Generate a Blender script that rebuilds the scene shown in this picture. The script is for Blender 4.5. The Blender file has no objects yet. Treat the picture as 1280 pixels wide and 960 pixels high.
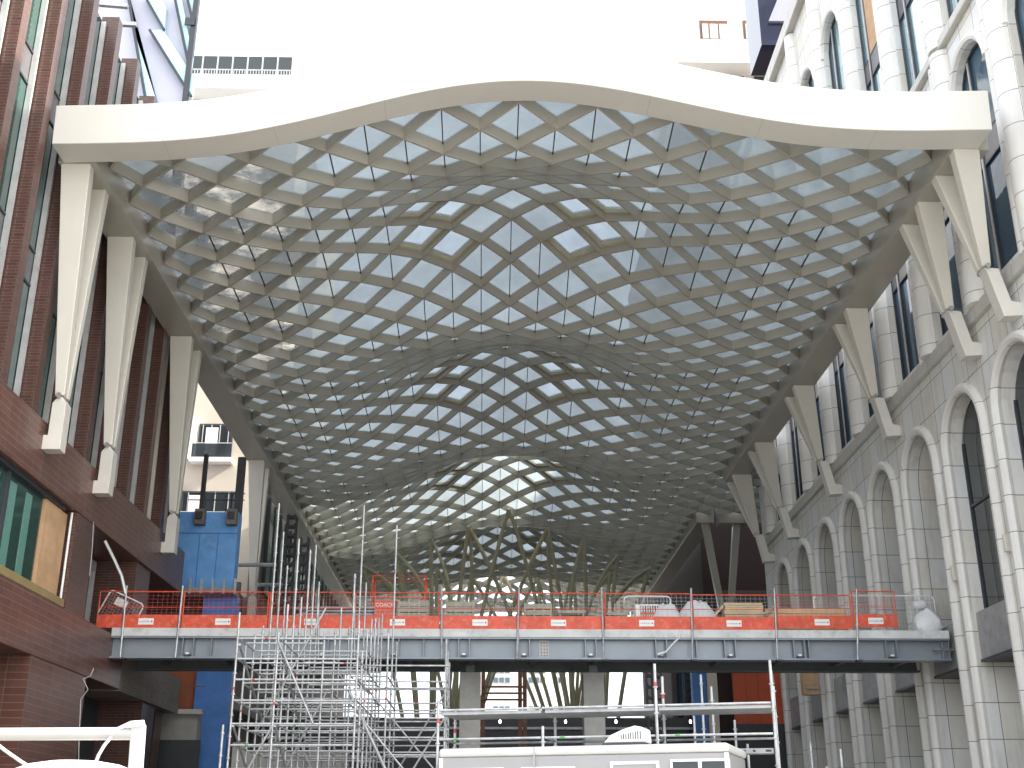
import bpy, math, random
from mathutils import Vector, Matrix
random.seed(7)
C = bpy.context.scene.collection
scene = bpy.context.scene
R = math.radians
PI = math.pi

# ------------------------------------------------------------------ camera
EYE = Vector((0, 0, 1.6))
FPX, PITCH, YAW = 1480.0, 20.793, 1.2665
cam_d = bpy.data.cameras.new('camera')
cam = bpy.data.objects.new('camera', cam_d)
C.objects.link(cam)
cam.location = EYE
cam.rotation_euler = (R(90 + PITCH), 0, R(-YAW))
cam_d.sensor_width = 36
cam_d.lens = FPX / 1280 * 36
cam_d.clip_end = 3000
scene.camera = cam
_rot = cam.rotation_euler.to_matrix()


def at(px, py, Y):
    """real point at distance Y that the photograph shows at pixel px,py"""
    d = _rot @ Vector(((px - 640) / FPX, -(py - 480) / FPX, -1))
    return EYE + d * (Y / d.y)


# ------------------------------------------------------------------ materials
def new_mat(name):
    m = bpy.data.materials.new(name)
    m.use_nodes = True
    nt = m.node_tree
    b = nt.nodes['Principled BSDF']
    return m, nt, b


def N(nt, typ, **kw):
    n = nt.nodes.new(typ)
    for k, v in kw.items():
        setattr(n, k, v)
    return n


def L(nt, a, b):
    nt.links.new(a, b)


def mixcol(nt, fac, c1, c2, blend='MIX'):
    n = N(nt, 'ShaderNodeMix', data_type='RGBA', blend_type=blend)
    for sock, val in ((n.inputs[0], fac), (n.inputs[6], c1), (n.inputs[7], c2)):
        if hasattr(val, 'links'):
            L(nt, val, sock)
        elif isinstance(val, (int, float)):
            sock.default_value = val
        else:
            sock.default_value = (*val[:3], 1)
    return n.outputs[2]


def noise(nt, scale, detail=4, rough=.6, vec=None, stretch=None):
    g = N(nt, 'ShaderNodeNewGeometry')
    v = vec or g.outputs['Position']
    if stretch:
        mp = N(nt, 'ShaderNodeMapping')
        mp.inputs['Scale'].default_value = stretch
        L(nt, v, mp.inputs['Vector'])
        v = mp.outputs[0]
    n = N(nt, 'ShaderNodeTexNoise')
    n.inputs['Scale'].default_value = scale
    n.inputs['Detail'].default_value = detail
    n.inputs['Roughness'].default_value = rough
    L(nt, v, n.inputs['Vector'])
    return n.outputs['Fac']


def ramp(nt, fac, lo, hi, a=0.0, b=1.0):
    n = N(nt, 'ShaderNodeMapRange')
    n.inputs[1].default_value = lo
    n.inputs[2].default_value = hi
    n.inputs[3].default_value = a
    n.inputs[4].default_value = b
    L(nt, fac, n.inputs[0])
    return n.outputs[0]


def bump(nt, b, h, strength=.3, dist=.02):
    n = N(nt, 'ShaderNodeBump')
    n.inputs['Strength'].default_value = strength
    n.inputs['Distance'].default_value = dist
    L(nt, h, n.inputs['Height'])
    L(nt, n.outputs[0], b.inputs['Normal'])


def paint(name, col, rough=.5, metal=0.0, var=.12, scale=2.0, dirt=None, dirt_amt=.35, streak=False, bmp=.0):
    """a painted / raw surface with uneven tone and, if asked, dirt"""
    m, nt, b = new_mat(name)
    f = noise(nt, scale, 5)
    c = mixcol(nt, ramp(nt, f, .3, .7), [x * (1 - var) for x in col], [min(1, x * (1 + var)) for x in col])
    if dirt:
        f2 = noise(nt, scale * (1.0 if streak else 2.3), 6, .7, stretch=(6, 6, .5) if streak else None)
        c = mixcol(nt, ramp(nt, f2, .5, .8, 0, dirt_amt), c, dirt)
    L(nt, c, b.inputs['Base Color'])
    b.inputs['Roughness'].default_value = rough
    b.inputs['Metallic'].default_value = metal
    if bmp:
        bump(nt, b, noise(nt, scale * 12, 4), bmp, .01)
    return m


def facade_uv(nt):
    g = N(nt, 'ShaderNodeNewGeometry')
    sp = N(nt, 'ShaderNodeSeparateXYZ')
    L(nt, g.outputs['Position'], sp.inputs[0])
    sn = N(nt, 'ShaderNodeSeparateXYZ')
    L(nt, g.outputs['True Normal'], sn.inputs[0])

    def absgt(o, t):
        a = N(nt, 'ShaderNodeMath', operation='ABSOLUTE')
        L(nt, o, a.inputs[0])
        c = N(nt, 'ShaderNodeMath', operation='GREATER_THAN')
        L(nt, a.outputs[0], c.inputs[0])
        c.inputs[1].default_value = t
        return c.outputs[0]

    def mx(f, a, b):
        n = N(nt, 'ShaderNodeMix')
        L(nt, f, n.inputs[0])
        L(nt, a, n.inputs[2])
        L(nt, b, n.inputs[3])
        return n.outputs[0]
    u = mx(absgt(sn.outputs[0], .6), sp.outputs[0], sp.outputs[1])
    v = mx(absgt(sn.outputs[2], .75), sp.outputs[2], sp.outputs[1])
    cb = N(nt, 'ShaderNodeCombineXYZ')
    L(nt, u, cb.inputs[0])
    L(nt, v, cb.inputs[1])
    return cb.outputs[0]


def brick(name, c1, c2, mortar, w, h, ms, rough=.6, offset=.5, dirt=None, dirt_amt=.4, bmp=.4, var=.15):
    m, nt, b = new_mat(name)
    t = N(nt, 'ShaderNodeTexBrick')
    t.offset = offset
    t.squash = 1
    t.inputs['Scale'].default_value = 1
    t.inputs['Brick Width'].default_value = w
    t.inputs['Row Height'].default_value = h
    t.inputs['Mortar Size'].default_value = ms
    t.inputs['Mortar Smooth'].default_value = .1
    t.inputs['Color1'].default_value = (*c1, 1)
    t.inputs['Color2'].default_value = (*c2, 1)
    t.inputs['Mortar'].default_value = (*mortar, 1)
    L(nt, facade_uv(nt), t.inputs['Vector'])
    f = noise(nt, .7, 6, .65)
    c = mixcol(nt, ramp(nt, f, .3, .7, 0, 1), t.outputs['Color'],
               mixcol(nt, 1.0, t.outputs['Color'], [1 - var] * 3, 'MULTIPLY'))
    if dirt:
        f2 = noise(nt, 1.2, 6, .7, stretch=(2.5, 2.5, .35))
        c = mixcol(nt, ramp(nt, f2, .5, .8, 0, dirt_amt), c, dirt)
    L(nt, c, b.inputs['Base Color'])
    b.inputs['Roughness'].default_value = rough
    inv = N(nt, 'ShaderNodeMath', operation='SUBTRACT')
    inv.inputs[0].default_value = 1
    L(nt, t.outputs['Fac'], inv.inputs[1])
    bump(nt, b, inv.outputs[0], bmp, .008)
    return m


def glass(name, col=(.018, .026, .03), rough=.04, wav=.02):
    m, nt, b = new_mat(name)
    b.inputs['Base Color'].default_value = (*col, 1)
    b.inputs['Roughness'].default_value = rough
    b.inputs['IOR'].default_value = 1.6
    bump(nt, b, noise(nt, .9, 2), wav, .2)
    return m


def roof_glass(name, col, clear, blotch=(.35, .75), tint=(.82, .93, 1.0)):
    """fritted roof glass: some light goes straight through, most is scattered; noise blotches imitate dust and cloud reflections"""
    m = bpy.data.materials.new(name)
    m.use_nodes = True
    nt = m.node_tree
    nt.nodes.clear()
    out = N(nt, 'ShaderNodeOutputMaterial')
    tr = N(nt, 'ShaderNodeBsdfTranslucent')
    tp = N(nt, 'ShaderNodeBsdfTransparent')
    tp.inputs[0].default_value = (*tint, 1)
    gl = N(nt, 'ShaderNodeBsdfGlossy')
    gl.inputs['Roughness'].default_value = .08
    f = noise(nt, .55, 6, .62)
    c = mixcol(nt, ramp(nt, f, .3, .7), [x * .80 for x in col], [min(1, x * 1.12) for x in col])
    f3 = noise(nt, 9, 4, .7)
    c = mixcol(nt, ramp(nt, f3, .5, .85, 0, .3), c, [x * .6 for x in col])
    L(nt, c, tr.inputs['Color'])
    m1 = N(nt, 'ShaderNodeMixShader')
    f2 = noise(nt, .8, 5, .65)
    L(nt, ramp(nt, f2, blotch[0], blotch[1], clear[0], clear[1]), m1.inputs[0])
    L(nt, tr.outputs[0], m1.inputs[1])
    L(nt, tp.outputs[0], m1.inputs[2])
    m2 = N(nt, 'ShaderNodeMixShader')
    m2.inputs[0].default_value = .05
    L(nt, m1.outputs[0], m2.inputs[1])
    L(nt, gl.outputs[0], m2.inputs[2])
    L(nt, m2.outputs[0], out.inputs['Surface'])
    return m


M = {}
M['ground'] = paint('pale_bounce_ground', (.30, .29, .275), .9, scale=.8, dirt=(.2, .19, .175))  # unseen ground kept pale as a reflector for the undersides
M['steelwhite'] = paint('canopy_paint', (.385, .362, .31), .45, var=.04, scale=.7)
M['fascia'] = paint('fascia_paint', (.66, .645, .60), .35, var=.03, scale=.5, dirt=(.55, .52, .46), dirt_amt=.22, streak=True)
M['beam'] = paint('beam_paint', (.42, .395, .345), .28, var=.05, scale=.5)
M['bracket'] = paint('bracket_paint', (.62, .60, .55), .45, var=.05, scale=1.5)
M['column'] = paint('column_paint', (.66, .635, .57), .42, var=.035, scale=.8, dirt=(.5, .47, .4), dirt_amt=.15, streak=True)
M['pin'] = paint('pin_steel', (.55, .55, .55), .35, .8)
M['dark'] = paint('dark_joint', (.035, .04, .045), .5)
M['frit'] = roof_glass('fritted_glass', (.190, .218, .230), (.06, .12))
M['clear'] = roof_glass('clear_glass', (.10, .115, .12), (.05, .7), (.47, .66), (.93, .96, 1.0))  # blotches stand in for sky and cloud reflections
M['ventglass'] = roof_glass('vent_glass', (.15, .17, .19), (.16, .26))
M['ventframe'] = paint('vent_frame', (.42, .40, .30), .45)
M['brick'] = brick('red_brown_brick', (.080, .036, .030), (.112, .052, .040), (.15, .115, .10), .44, .094, .007, .30, .5, dirt=(.09, .06, .055), dirt_amt=.3)
#  brick('pale_face_brick', (.25, .20, .21), (.30, .25, .25), (.40, .36, .36), .44, .094, .008, .42, .5)
M['tile'] = brick('brown_tile', (.115, .050, .038), (.145, .066, .050), (.21, .16, .14), .62, .19, .007, .34, 0, dirt=(.19, .14, .125), dirt_amt=.35)
M['stone'] = brick('stone_panel', (.72, .69, .61), (.77, .785, .79), (.13, .13, .12), 1.02, 1.05, .011, .5, 0, dirt=(.40, .35, .27), dirt_amt=.6, bmp=.6, var=.12)
M['stone_roll'] = brick('stone_moulding', (.77, .76, .73), (.73, .71, .67), (.18, .18, .17), 40, 1.05, .011, .45, 0, dirt=(.46, .41, .32), dirt_amt=.25, bmp=.5, var=.08)
M['stone_sill'] = brick('stone_sill', (.55, .54, .50), (.60, .58, .54), (.2, .2, .18), 1.4, 9, .01, .5, 0, dirt=(.30, .28, .22), dirt_amt=.5)
M['glass'] = glass('dark_window_glass')
M['glass_green'] = glass('green_window_glass', (.02, .055, .048), .06)
M['glass_pale'] = glass('pale_green_panel', (.12, .27, .235), .12)
M['glass_blue'] = glass('blue_window_glass', (.05, .10, .15), .03)
M['glass_sky'] = glass('coated_window_glass', (.50, .68, .74), .04)
M['glass_sky'].node_tree.nodes['Principled BSDF'].inputs['Metallic'].default_value = .75
M['frame_dark'] = paint('dark_frame', (.045, .05, .06), .4, .2)
M['frame_pale'] = paint('pale_frame', (.55, .56, .56), .35, .3)
M['frame_gold'] = paint('gold_strip', (.34, .27, .12), .4, .3)
M['spandrel'] = paint('spandrel_panel', (.10, .10, .11), .35)
M['plywood'] = paint('plywood', (.52, .33, .19), .7, var=.18, scale=1.6, dirt=(.30, .17, .09), streak=True)
M['board'] = paint('insulation_board', (.62, .58, .50), .8, var=.06)
M['orange'] = paint('orange_membrane', (.26, .065, .022), .6, scale=1.2, dirt=(.3, .06, .02))
M['concrete'] = paint('concrete', (.30, .295, .275), .85, var=.14, scale=1.4, dirt=(.17, .16, .15), bmp=.15)
M['concrete_dark'] = paint('rough_concrete', (.17, .155, .14), .9, var=.2, scale=1.0, dirt=(.08, .07, .06), bmp=.2)
M['slab'] = paint('precast_slab', (.58, .59, .59), .75, var=.14, scale=1.3, dirt=(.22, .22, .22), dirt_amt=.7)
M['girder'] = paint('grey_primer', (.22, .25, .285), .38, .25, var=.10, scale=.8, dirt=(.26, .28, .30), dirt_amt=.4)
M['girder_shade'] = paint('shaded_primer', (.10, .11, .12), .5, .2)  # darker copy of the girder primer; underside shade is in the colour
M['galv'] = paint('galvanised_steel', (.43, .445, .46), .42, .5, var=.3, scale=5.0, dirt=(.30, .28, .25), dirt_amt=.5)
M['galv_dull'] = paint('dull_galvanised', (.40, .41, .42), .5, .5, var=.18, scale=3.0)
M['clip_red'] = paint('red_marking', (.40, .07, .05), .5)
M['clip_green'] = paint('green_marking', (.10, .30, .10), .5)
M['red'] = paint('barrier_red', (.62, .075, .032), .5, var=.2, scale=2.6, dirt=(.60, .38, .31), dirt_amt=.7)
M['white'] = paint('white_paint', (.80, .80, .79), .45, var=.04)
M['white_dirty'] = paint('dirty_white_paint', (.40, .40, .39), .45, var=.06, scale=4, dirt=(.4, .39, .36), dirt_amt=.5)
M['label'] = paint('label_white', (.78, .78, .77), .5, var=.03)
M['ink'] = paint('label_ink', (.25, .29, .33), .6)
M['dot'] = paint('label_red', (.6, .03, .05), .5)
M['bag'] = paint('woven_bag', (.70, .71, .73), .7, var=.08, scale=5, dirt=(.45, .45, .46), bmp=.5)
M['timber'] = paint('pale_timber', (.60, .48, .30), .75, var=.16, scale=3.5, dirt=(.3, .2, .11), dirt_amt=.5)
M['timber_grey'] = paint('weathered_timber', (.36, .35, .28), .85, var=.2, scale=4, dirt=(.18, .17, .13), dirt_amt=.6)
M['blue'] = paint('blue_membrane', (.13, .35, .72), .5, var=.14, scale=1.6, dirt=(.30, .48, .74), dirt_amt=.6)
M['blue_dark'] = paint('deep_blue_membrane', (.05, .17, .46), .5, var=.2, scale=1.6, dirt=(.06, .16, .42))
M['steel_dark'] = paint('dark_steel', (.055, .055, .06), .5, .4)
M['trailer'] = paint('cabin_panel', (.29, .29, .30), .4, var=.03)
M['cabin_roof'] = paint('cabin_roof_white', (.52, .52, .51), .5, var=.08, scale=1.5, dirt=(.34, .33, .3), dirt_amt=.4)
M['rust'] = paint('rusty_steel', (.16, .075, .045), .7, var=.25, scale=4)
M['render'] = paint('cream_render', (.55, .50, .42), .8, var=.05, scale=.4)
M['render_white'] = paint('white_render', (.80, .79, .77), .8, var=.04, scale=.3)
M['tower_panel'] = paint('lilac_cladding', (.46, .46, .55), .3, var=.05, scale=.3)
M['fin_glass'] = paint('pale_blue_glass_fin', (.52, .76, .80), .15, var=.06, scale=.3)
M['brown_wall'] = paint('brown_cladding', (.035, .02, .019), .9, var=.15, scale=.5)
M['redwall'] = paint('red_orange_board', (.48, .075, .025), .55, var=.16, scale=.9, dirt=(.30, .04, .02))
M['cable'] = paint('grey_cable', (.40, .40, .40), .5)
M['ochre'] = paint('pale_olive_steel', (.52, .49, .34), .42, var=.05)


def emit(name, col, s):
    m = bpy.data.materials.new(name)
    m.use_nodes = True
    b = m.node_tree.nodes['Principled BSDF']
    b.inputs['Emission Color'].default_value = (*col, 1)
    b.inputs['Emission Strength'].default_value = s
    return m


M['lamp'] = emit('lit_lamp', (1, .9, .7), 4)


# ------------------------------------------------------------------ mesh builder
class MB:
    def __init__(self):
        self.v, self.f = [], []

    def add(self, vs, fs):
        o = len(self.v)
        self.v += [Vector(p) for p in vs]
        self.f += [tuple(i + o for i in f) for f in fs]
        return self

    def box(self, x0, x1, y0, y1, z0, z1):
        return self.add([(x0, y0, z0), (x1, y0, z0), (x1, y1, z0), (x0, y1, z0), (x0, y0, z1), (x1, y0, z1), (x1, y1, z1), (x0, y1, z1)],
                        [(0, 3, 2, 1), (4, 5, 6, 7), (0, 1, 5, 4), (1, 2, 6, 5), (2, 3, 7, 6), (3, 0, 4, 7)])

    def hexa(self, p):  # 8 points, bottom loop then top loop
        return self.add(p, [(0, 3, 2, 1), (4, 5, 6, 7), (0, 1, 5, 4), (1, 2, 6, 5), (2, 3, 7, 6), (3, 0, 4, 7)])

    def quad(self, *p):
        return self.add(p, [tuple(range(len(p)))])

    def prism(self, pts, a, b, axis='y'):
        """polygon pts (two coords) pushed along an axis from a to b"""
        def mk(p, t):
            return (p[0], t, p[1]) if axis == 'y' else ((t, p[0], p[1]) if axis == 'x' else (p[0], p[1], t))
        n = len(pts)
        vs = [mk(p, a) for p in pts] + [mk(p, b) for p in pts]
        fs = [tuple(range(n))[::-1], tuple(range(n, 2 * n))]
        fs += [(i, (i + 1) % n, n + (i + 1) % n, n + i) for i in range(n)]
        return self.add(vs, fs)

    def bar(self, p, q, w, h=None):
        p, q = Vector(p), Vector(q)
        h = h or w
        d = (q - p).normalized()
        up = Vector((0, 0, 1)) if abs(d.z) < .95 else Vector((0, 1, 0))
        s = d.cross(up).normalized() * w / 2
        u = s.cross(d).normalized() * h / 2
        return self.hexa([p - s - u, p + s - u, q + s - u, q - s - u, p - s + u, p + s + u, q + s + u, q - s + u])

    def tube(self, pts, r, n=8, caps=True):
        pts = [Vector(p) for p in pts]
        rs = r if isinstance(r, (list, tuple)) else [r] * len(pts)
        rings, ref = [], None
        o = len(self.v)
        for i, p in enumerate(pts):
            d = (pts[min(i + 1, len(pts) - 1)] - pts[max(i - 1, 0)]).normalized()
            if ref is None:
                ref = Vector((0, 0, 1)) if abs(d.z) < .9 else Vector((1, 0, 0))
            s = d.cross(ref).normalized()
            ref = s.cross(d).normalized()
            for k in range(n):
                a = 2 * PI * k / n
                self.v.append(p + (s * math.cos(a) + ref * math.sin(a)) * rs[i])
        for i in range(len(pts) - 1):
            for k in range(n):
                a, b = o + i * n + k, o + i * n + (k + 1) % n
                self.f.append((a, b, b + n, a + n))
        if caps:
            self.f.append(tuple(o + k for k in range(n))[::-1])
            e = o + (len(pts) - 1) * n
            self.f.append(tuple(e + k for k in range(n)))
        return self

    def lathe(self, prof, cx=0, cy=0, n=24):
        o = len(self.v)
        for r, z in prof:
            for k in range(n):
                a = 2 * PI * k / n
                self.v.append(Vector((cx + r * math.cos(a), cy + r * math.sin(a), z)))
        for i in range(len(prof) - 1):
            for k in range(n):
                a, b = o + i * n + k, o + i * n + (k + 1) % n
                self.f.append((a, b, b + n, a + n))
        self.f.append(tuple(o + k for k in range(n))[::-1])
        e = o + (len(prof) - 1) * n
        self.f.append(tuple(e + k for k in range(n)))
        return self

    def build(self, name, mat, parent=None, smooth=False, bevel=0, world=True):
        vs = self.v
        if parent is not None and world:
            o = Vector(parent['o'])
            vs = [p - o for p in vs]
        loc = Vector((0, 0, 0))
        if parent is None:
            xs = [p.x for p in vs]; ys = [p.y for p in vs]; zs = [p.z for p in vs]
            loc = Vector(((min(xs) + max(xs)) / 2, (min(ys) + max(ys)) / 2, min(zs)))
            vs = [p - loc for p in vs]
        me = bpy.data.meshes.new(name)
        me.from_pydata([tuple(p) for p in vs], [], self.f)
        me.update()
        if smooth:
            for p in me.polygons:
                p.use_smooth = True
            me.set_sharp_from_angle(angle=R(35))
        me.materials.append(M[mat] if isinstance(mat, str) else mat)
        ob = bpy.data.objects.new(name, me)
        C.objects.link(ob)
        ob.location = loc
        if parent is not None:
            ob.parent = parent
        if bevel:
            b = ob.modifiers.new('bevel', 'BEVEL')
            b.width = bevel
            b.segments = 2
            b.limit_method = 'ANGLE'
        return ob


def tag(o, label, cat, group=None):
    o['label'] = label
    o['category'] = cat
    if group:
        o['group'] = group
    return o


def thing(name, label, cat, loc=(0, 0, 0), group=None, rz=0):
    o = bpy.data.objects.new(name, None)
    C.objects.link(o)
    o.location = loc
    o.rotation_euler = (0, 0, rz)
    o['o'] = tuple(loc)
    o.empty_display_size = .3
    return tag(o, label, cat, group)


def copy_tree(o, parent=None):
    c = o.copy()
    C.objects.link(c)
    if parent is not None:
        c.parent = parent
    for ch in o.children:
        copy_tree(ch, c)
    return c


def sub(o):
    """lets a part carry sub-parts: world offset of the part"""
    p = o.parent
    o['o'] = tuple(p['o']) if p is not None else tuple(o.location)
    return o


def structure(o):
    o['kind'] = 'structure'
    return o


_txt = {}


def lettering(text, size, mat, parent, matrix, name='lettering'):
    key = (text, size, mat)
    if key not in _txt:
        cu = bpy.data.curves.new('text', 'FONT')
        cu.body = text
        cu.size = size
        cu.extrude = .002
        cu.align_x = 'CENTER'
        cu.align_y = 'CENTER'
        t = bpy.data.objects.new('text', cu)
        C.objects.link(t)
        bpy.context.view_layer.update()
        me = bpy.data.meshes.new_from_object(t.evaluated_get(bpy.context.evaluated_depsgraph_get()))
        bpy.data.objects.remove(t)
        me.materials.clear()
        me.materials.append(M[mat])
        _txt[key] = me
    ob = bpy.data.objects.new(name, _txt[key])
    C.objects.link(ob)
    ob.parent = parent
    ob.matrix_local = matrix
    return ob


# ------------------------------------------------------------------ ground
structure(MB().box(-400, 400, -60, 900, -1, 0).build('ground', 'ground'))
for sx, x0, x1 in (('l', -12.6, -9.2), ('r', 12.4, 15.2)):
    structure(MB().box(x0, x1, -10, 100, .004, .13).build('pavement', 'concrete'))

# ------------------------------------------------------------------ canopy
XL, XR = -11.05, 12.72
XC, HALF = .84, 11.88
KF, KG, KE = -1.7, 32.0, 42.0


def gx(u):
    s = 1 if u >= 0 else -1
    a = abs(u)
    d = 2.24 * a if a <= 5 else 11.2 + (a - 5) * (HALF - 11.2) / .5
    if a > 5.5:
        d = HALF + (a - 5.5) * 2.2
    return XC + s * d


def gy(u, k):
    x = gx(u)
    s = min(max((x - XL) / (XR - XL), 0), 1)
    return (32.3 + 2.037 * k) * (1 - s) + (31.2 + 1.89 * k) * s


def bell(u):
    t = min(abs(u) / 5.5, 1)
    return ((1 + math.cos(PI * t)) / 2) ** 1.6


TROUGH = [-7.8, -.7, 6.4, 14.6, 22.7, 31.2, 39.5, 47.8]


def phase(k):
    for i in range(len(TROUGH) - 1):
        if TROUGH[i] <= k < TROUGH[i + 1]:
            return (k - TROUGH[i]) / (TROUGH[i + 1] - TROUGH[i])
    return 0


def zb(u, k):
    A = 2.15 - 1.1 * math.cos(2 * PI * phase(k))
    if k < 0:
        A = A + .15 * min(1, -k)
    return 19.68 + A * bell(u)


def P(u, k, dz=0):
    return Vector((gx(u), gy(u, k), zb(u, k) + dz))


WING = (15.4, 20.4)


def inside(u, k):
    if k < KF - 1e-6 or k > KE + 1e-6:
        return False
    if -5.5 - 1e-6 <= u <= 5.5 + 1e-6:
        return True
    return u > 5.5 and WING[0] - 1e-6 <= k <= WING[1] + 1e-6 and u <= 16


canopy = thing('glass_canopy', 'wave-shaped beige steel lattice canopy glazed with diamond panes, spanning the whole passage between the buildings',
               'canopy', (XC, 28, 19.2))
# the ribs: blades following the surface, each its own part
TH, DEP = .065, .44


def rib_mesh(nodes, drop):
    mb = MB()
    n = len(nodes)
    vs = []
    for i in range(n):
        p = nodes[i]
        d = nodes[min(i + 1, n - 1)] - nodes[max(i - 1, 0)]
        s = Vector((-d.y, d.x, 0)).normalized() * TH / 2
        zt = Vector((0, 0, DEP + drop))
        q = p - Vector((0, 0, drop))
        vs += [q - s, q + s, q + s + zt, q - s + zt]
    fs = []
    for i in range(n - 1):
        a, b = 4 * i, 4 * i + 4
        for j in range(4):
            fs.append((a + j, a + (j + 1) % 4, b + (j + 1) % 4, b + j))
    fs += [(3, 2, 1, 0), tuple(4 * (n - 1) + j for j in range(4))]
    return mb.add(vs, fs)


rib_count = 0
ribs_far = MB()
for fam in (1, -1):
    c = -20.5
    while c < 50:
        # nodes u = i*.5, k = c + fam*u
        run = []
        us = [i * .5 for i in range(-11, 33)]
        ext = set(us)
        for lim in (KF, KE, WING[0], WING[1]):
            ext.add((lim - c) / fam)
        runs = []
        for u in sorted(ext):
            if u < -5.5 - 1e-6 or u > 16:
                continue
            k = c + fam * u
            if inside(u, k):
                run.append(P(u, k))
            else:
                if len(run) > 1:
                    runs.append(run)
                run = []
        if len(run) > 1:
            runs.append(run)
        for r_ in runs:
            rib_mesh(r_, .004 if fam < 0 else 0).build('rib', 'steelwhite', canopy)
        c += 1.0

# the glazing
cells = []
kk = -2.0
while kk <= KG + .6:
    u0 = -5.5 if abs(kk - round(kk)) > .25 else -5.0
    u = -5.5 if abs(kk * 2 % 2 - 1) < .1 else -5.0
    while u <= 16:
        cells.append((u, kk))
        u += 1.0
    kk += .5


def clip(poly, f):
    out = []
    for i in range(len(poly)):
        a, b = poly[i], poly[(i + 1) % len(poly)]
        fa, fb = f(a), f(b)
        if fa >= 0:
            out.append(a)
        if (fa > 0 > fb) or (fa < 0 < fb):
            t = fa / (fa - fb)
            out.append((a[0] + (b[0] - a[0]) * t, a[1] + (b[1] - a[1]) * t))
    return out


far_f, far_c = MB(), MB()
bars, vents_n = MB(), 0
pane_list = []
GZ = .385


def is_vent(u, k):
    ph = phase(k)
    return (abs(abs(u) - 1) < .1 and .42 < ph < .75) or (abs(abs(u) - 1.5) < .1 and .44 < ph < .72)


for (u, k) in cells:
    poly = [(u, k - .5), (u + .5, k), (u, k + .5), (u - .5, k)]
    full = True
    n0 = len(poly)
    poly = clip(poly, lambda p: p[1] - KF)
    poly = clip(poly, lambda p: KG - p[1]) if poly else poly
    poly = clip(poly, lambda p: p[0] + 5.5) if poly else poly
    if poly and u > 5.4:
        if u < 5.6:
            if not (WING[0] < k < WING[1]):
                poly = clip(poly, lambda p: 5.5 - p[0])
        elif not (WING[0] <= k <= WING[1]):
            continue
    if len(poly) < 3:
        continue
    if is_vent(u, k):
        vents_n += 1
        fr = MB()
        pts = []
        for a in (.46, .395):
            for (du, dk) in ((0, -a), (a, 0), (0, a), (-a, 0)):
                pts.append(P(u + du, k + dk))
        lo, hi = .24, .47
        vs = [p + Vector((0, 0, lo)) for p in pts] + [p + Vector((0, 0, hi)) for p in pts]
        fs = []
        for i in range(4):
            j = (i + 1) % 4
            fs += [(i, j, 4 + j, 4 + i), (8 + i, 12 + i, 12 + j, 8 + j), (i, 8 + i, 8 + j, j), (4 + i, 4 + j, 12 + j, 12 + i)]
        fo = fr.add(vs, fs).build('vent_frame', 'ventframe', canopy)
        sub(fo)
        pn = MB().add([p + Vector((0, 0, .375)) for p in pts[4:]], [(0, 1, 3), (1, 2, 3)])
        pn.build('vent_pane', 'ventglass', fo)
        continue
    pts = [P(a, b, GZ) for a, b in poly]
    warp = 0
    if len(poly) == 4:
        fs = [(0, 1, 2), (0, 2, 3)]
        mid1 = (pts[0] + pts[2]) / 2
        mid2 = (pts[1] + pts[3]) / 2
        warp = abs(mid1.z - mid2.z)
    else:
        fs = [(0, i, i + 1) for i in range(1, len(pts) - 1)]
    if warp > .025 and len(poly) == 4:
        a = P(u, k - .5, GZ - .03)
        b = P(u, k + .5, GZ - .03)
        bars.bar(a, b, .032, .06)
    clear = (u < -3.2 and k < 9 and (u < -4.2 or k < 3 or (k < 7 and u < -3.7))) and k > -1
    pane_list.append((pts, fs, clear))
pane_list.sort(key=lambda t: sum(p.y for p in t[0]) / len(t[0]))
for i, (pts, fs, clear) in enumerate(pane_list):
    if i < 100:
        MB().add(pts, fs).build('glass_pane', 'clear' if clear else 'frit', canopy)
    else:
        (far_c if clear else far_f).add(pts, fs)
o = far_f.build('roof_glazing', 'frit', canopy); o['kind'] = 'stuff'
o = far_c.build('roof_glazing', 'clear', canopy); o['kind'] = 'stuff'
o = bars.build('glazing_bars', 'dark', canopy); o['kind'] = 'stuff'

# fascia: the curved white front beam with its soffit
FX0, FX1 = -11.95, 13.45
FY = lambda x: 28.16 - .05 * (x + 11.95)
FZ = lambda x: 19.2 + 1.8 * bell((x - .75) / 2.19)
f_front = MB()
n = 72
vs = []
for i in range(n + 1):
    x = FX0 + (FX1 - FX0) * i / n
    y, z = FY(x), FZ(x)
    vs += [(x, y, z), (x, y - .10, z + 1.17), (x, y + .8, z + 1.17), (x, y + .98, z)]
fs = []
for i in range(n):
    a, b = 4 * i, 4 * i + 4
    for j in range(4):
        fs.append((a + j, b + j, b + (j + 1) % 4, a + (j + 1) % 4))
fs += [(0, 1, 2, 3), tuple(4 * n + j for j in (3, 2, 1, 0))]
fa = f_front.add(vs, fs).build('fascia', 'fascia', canopy, smooth=True, bevel=.02)
sub(fa)
for xj in (-8.9, -5.9, -2.9, 4.4, 7.4, 10.4):  # panel joints of the fascia
    y, z = FY(xj), FZ(xj)
    MB().hexa([(xj - .004, y - .002, z - .002), (xj + .004, y - .002, z - .002), (xj + .004, y + .98, z - .002), (xj - .004, y + .98, z - .002),
               (xj - .004, y - .103, z + 1.165), (xj + .004, y - .103, z + 1.165), (xj + .004, y + .5, z + 1.165), (xj - .004, y + .5, z + 1.165)]).build('panel_joint', 'beam', fa)


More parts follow.
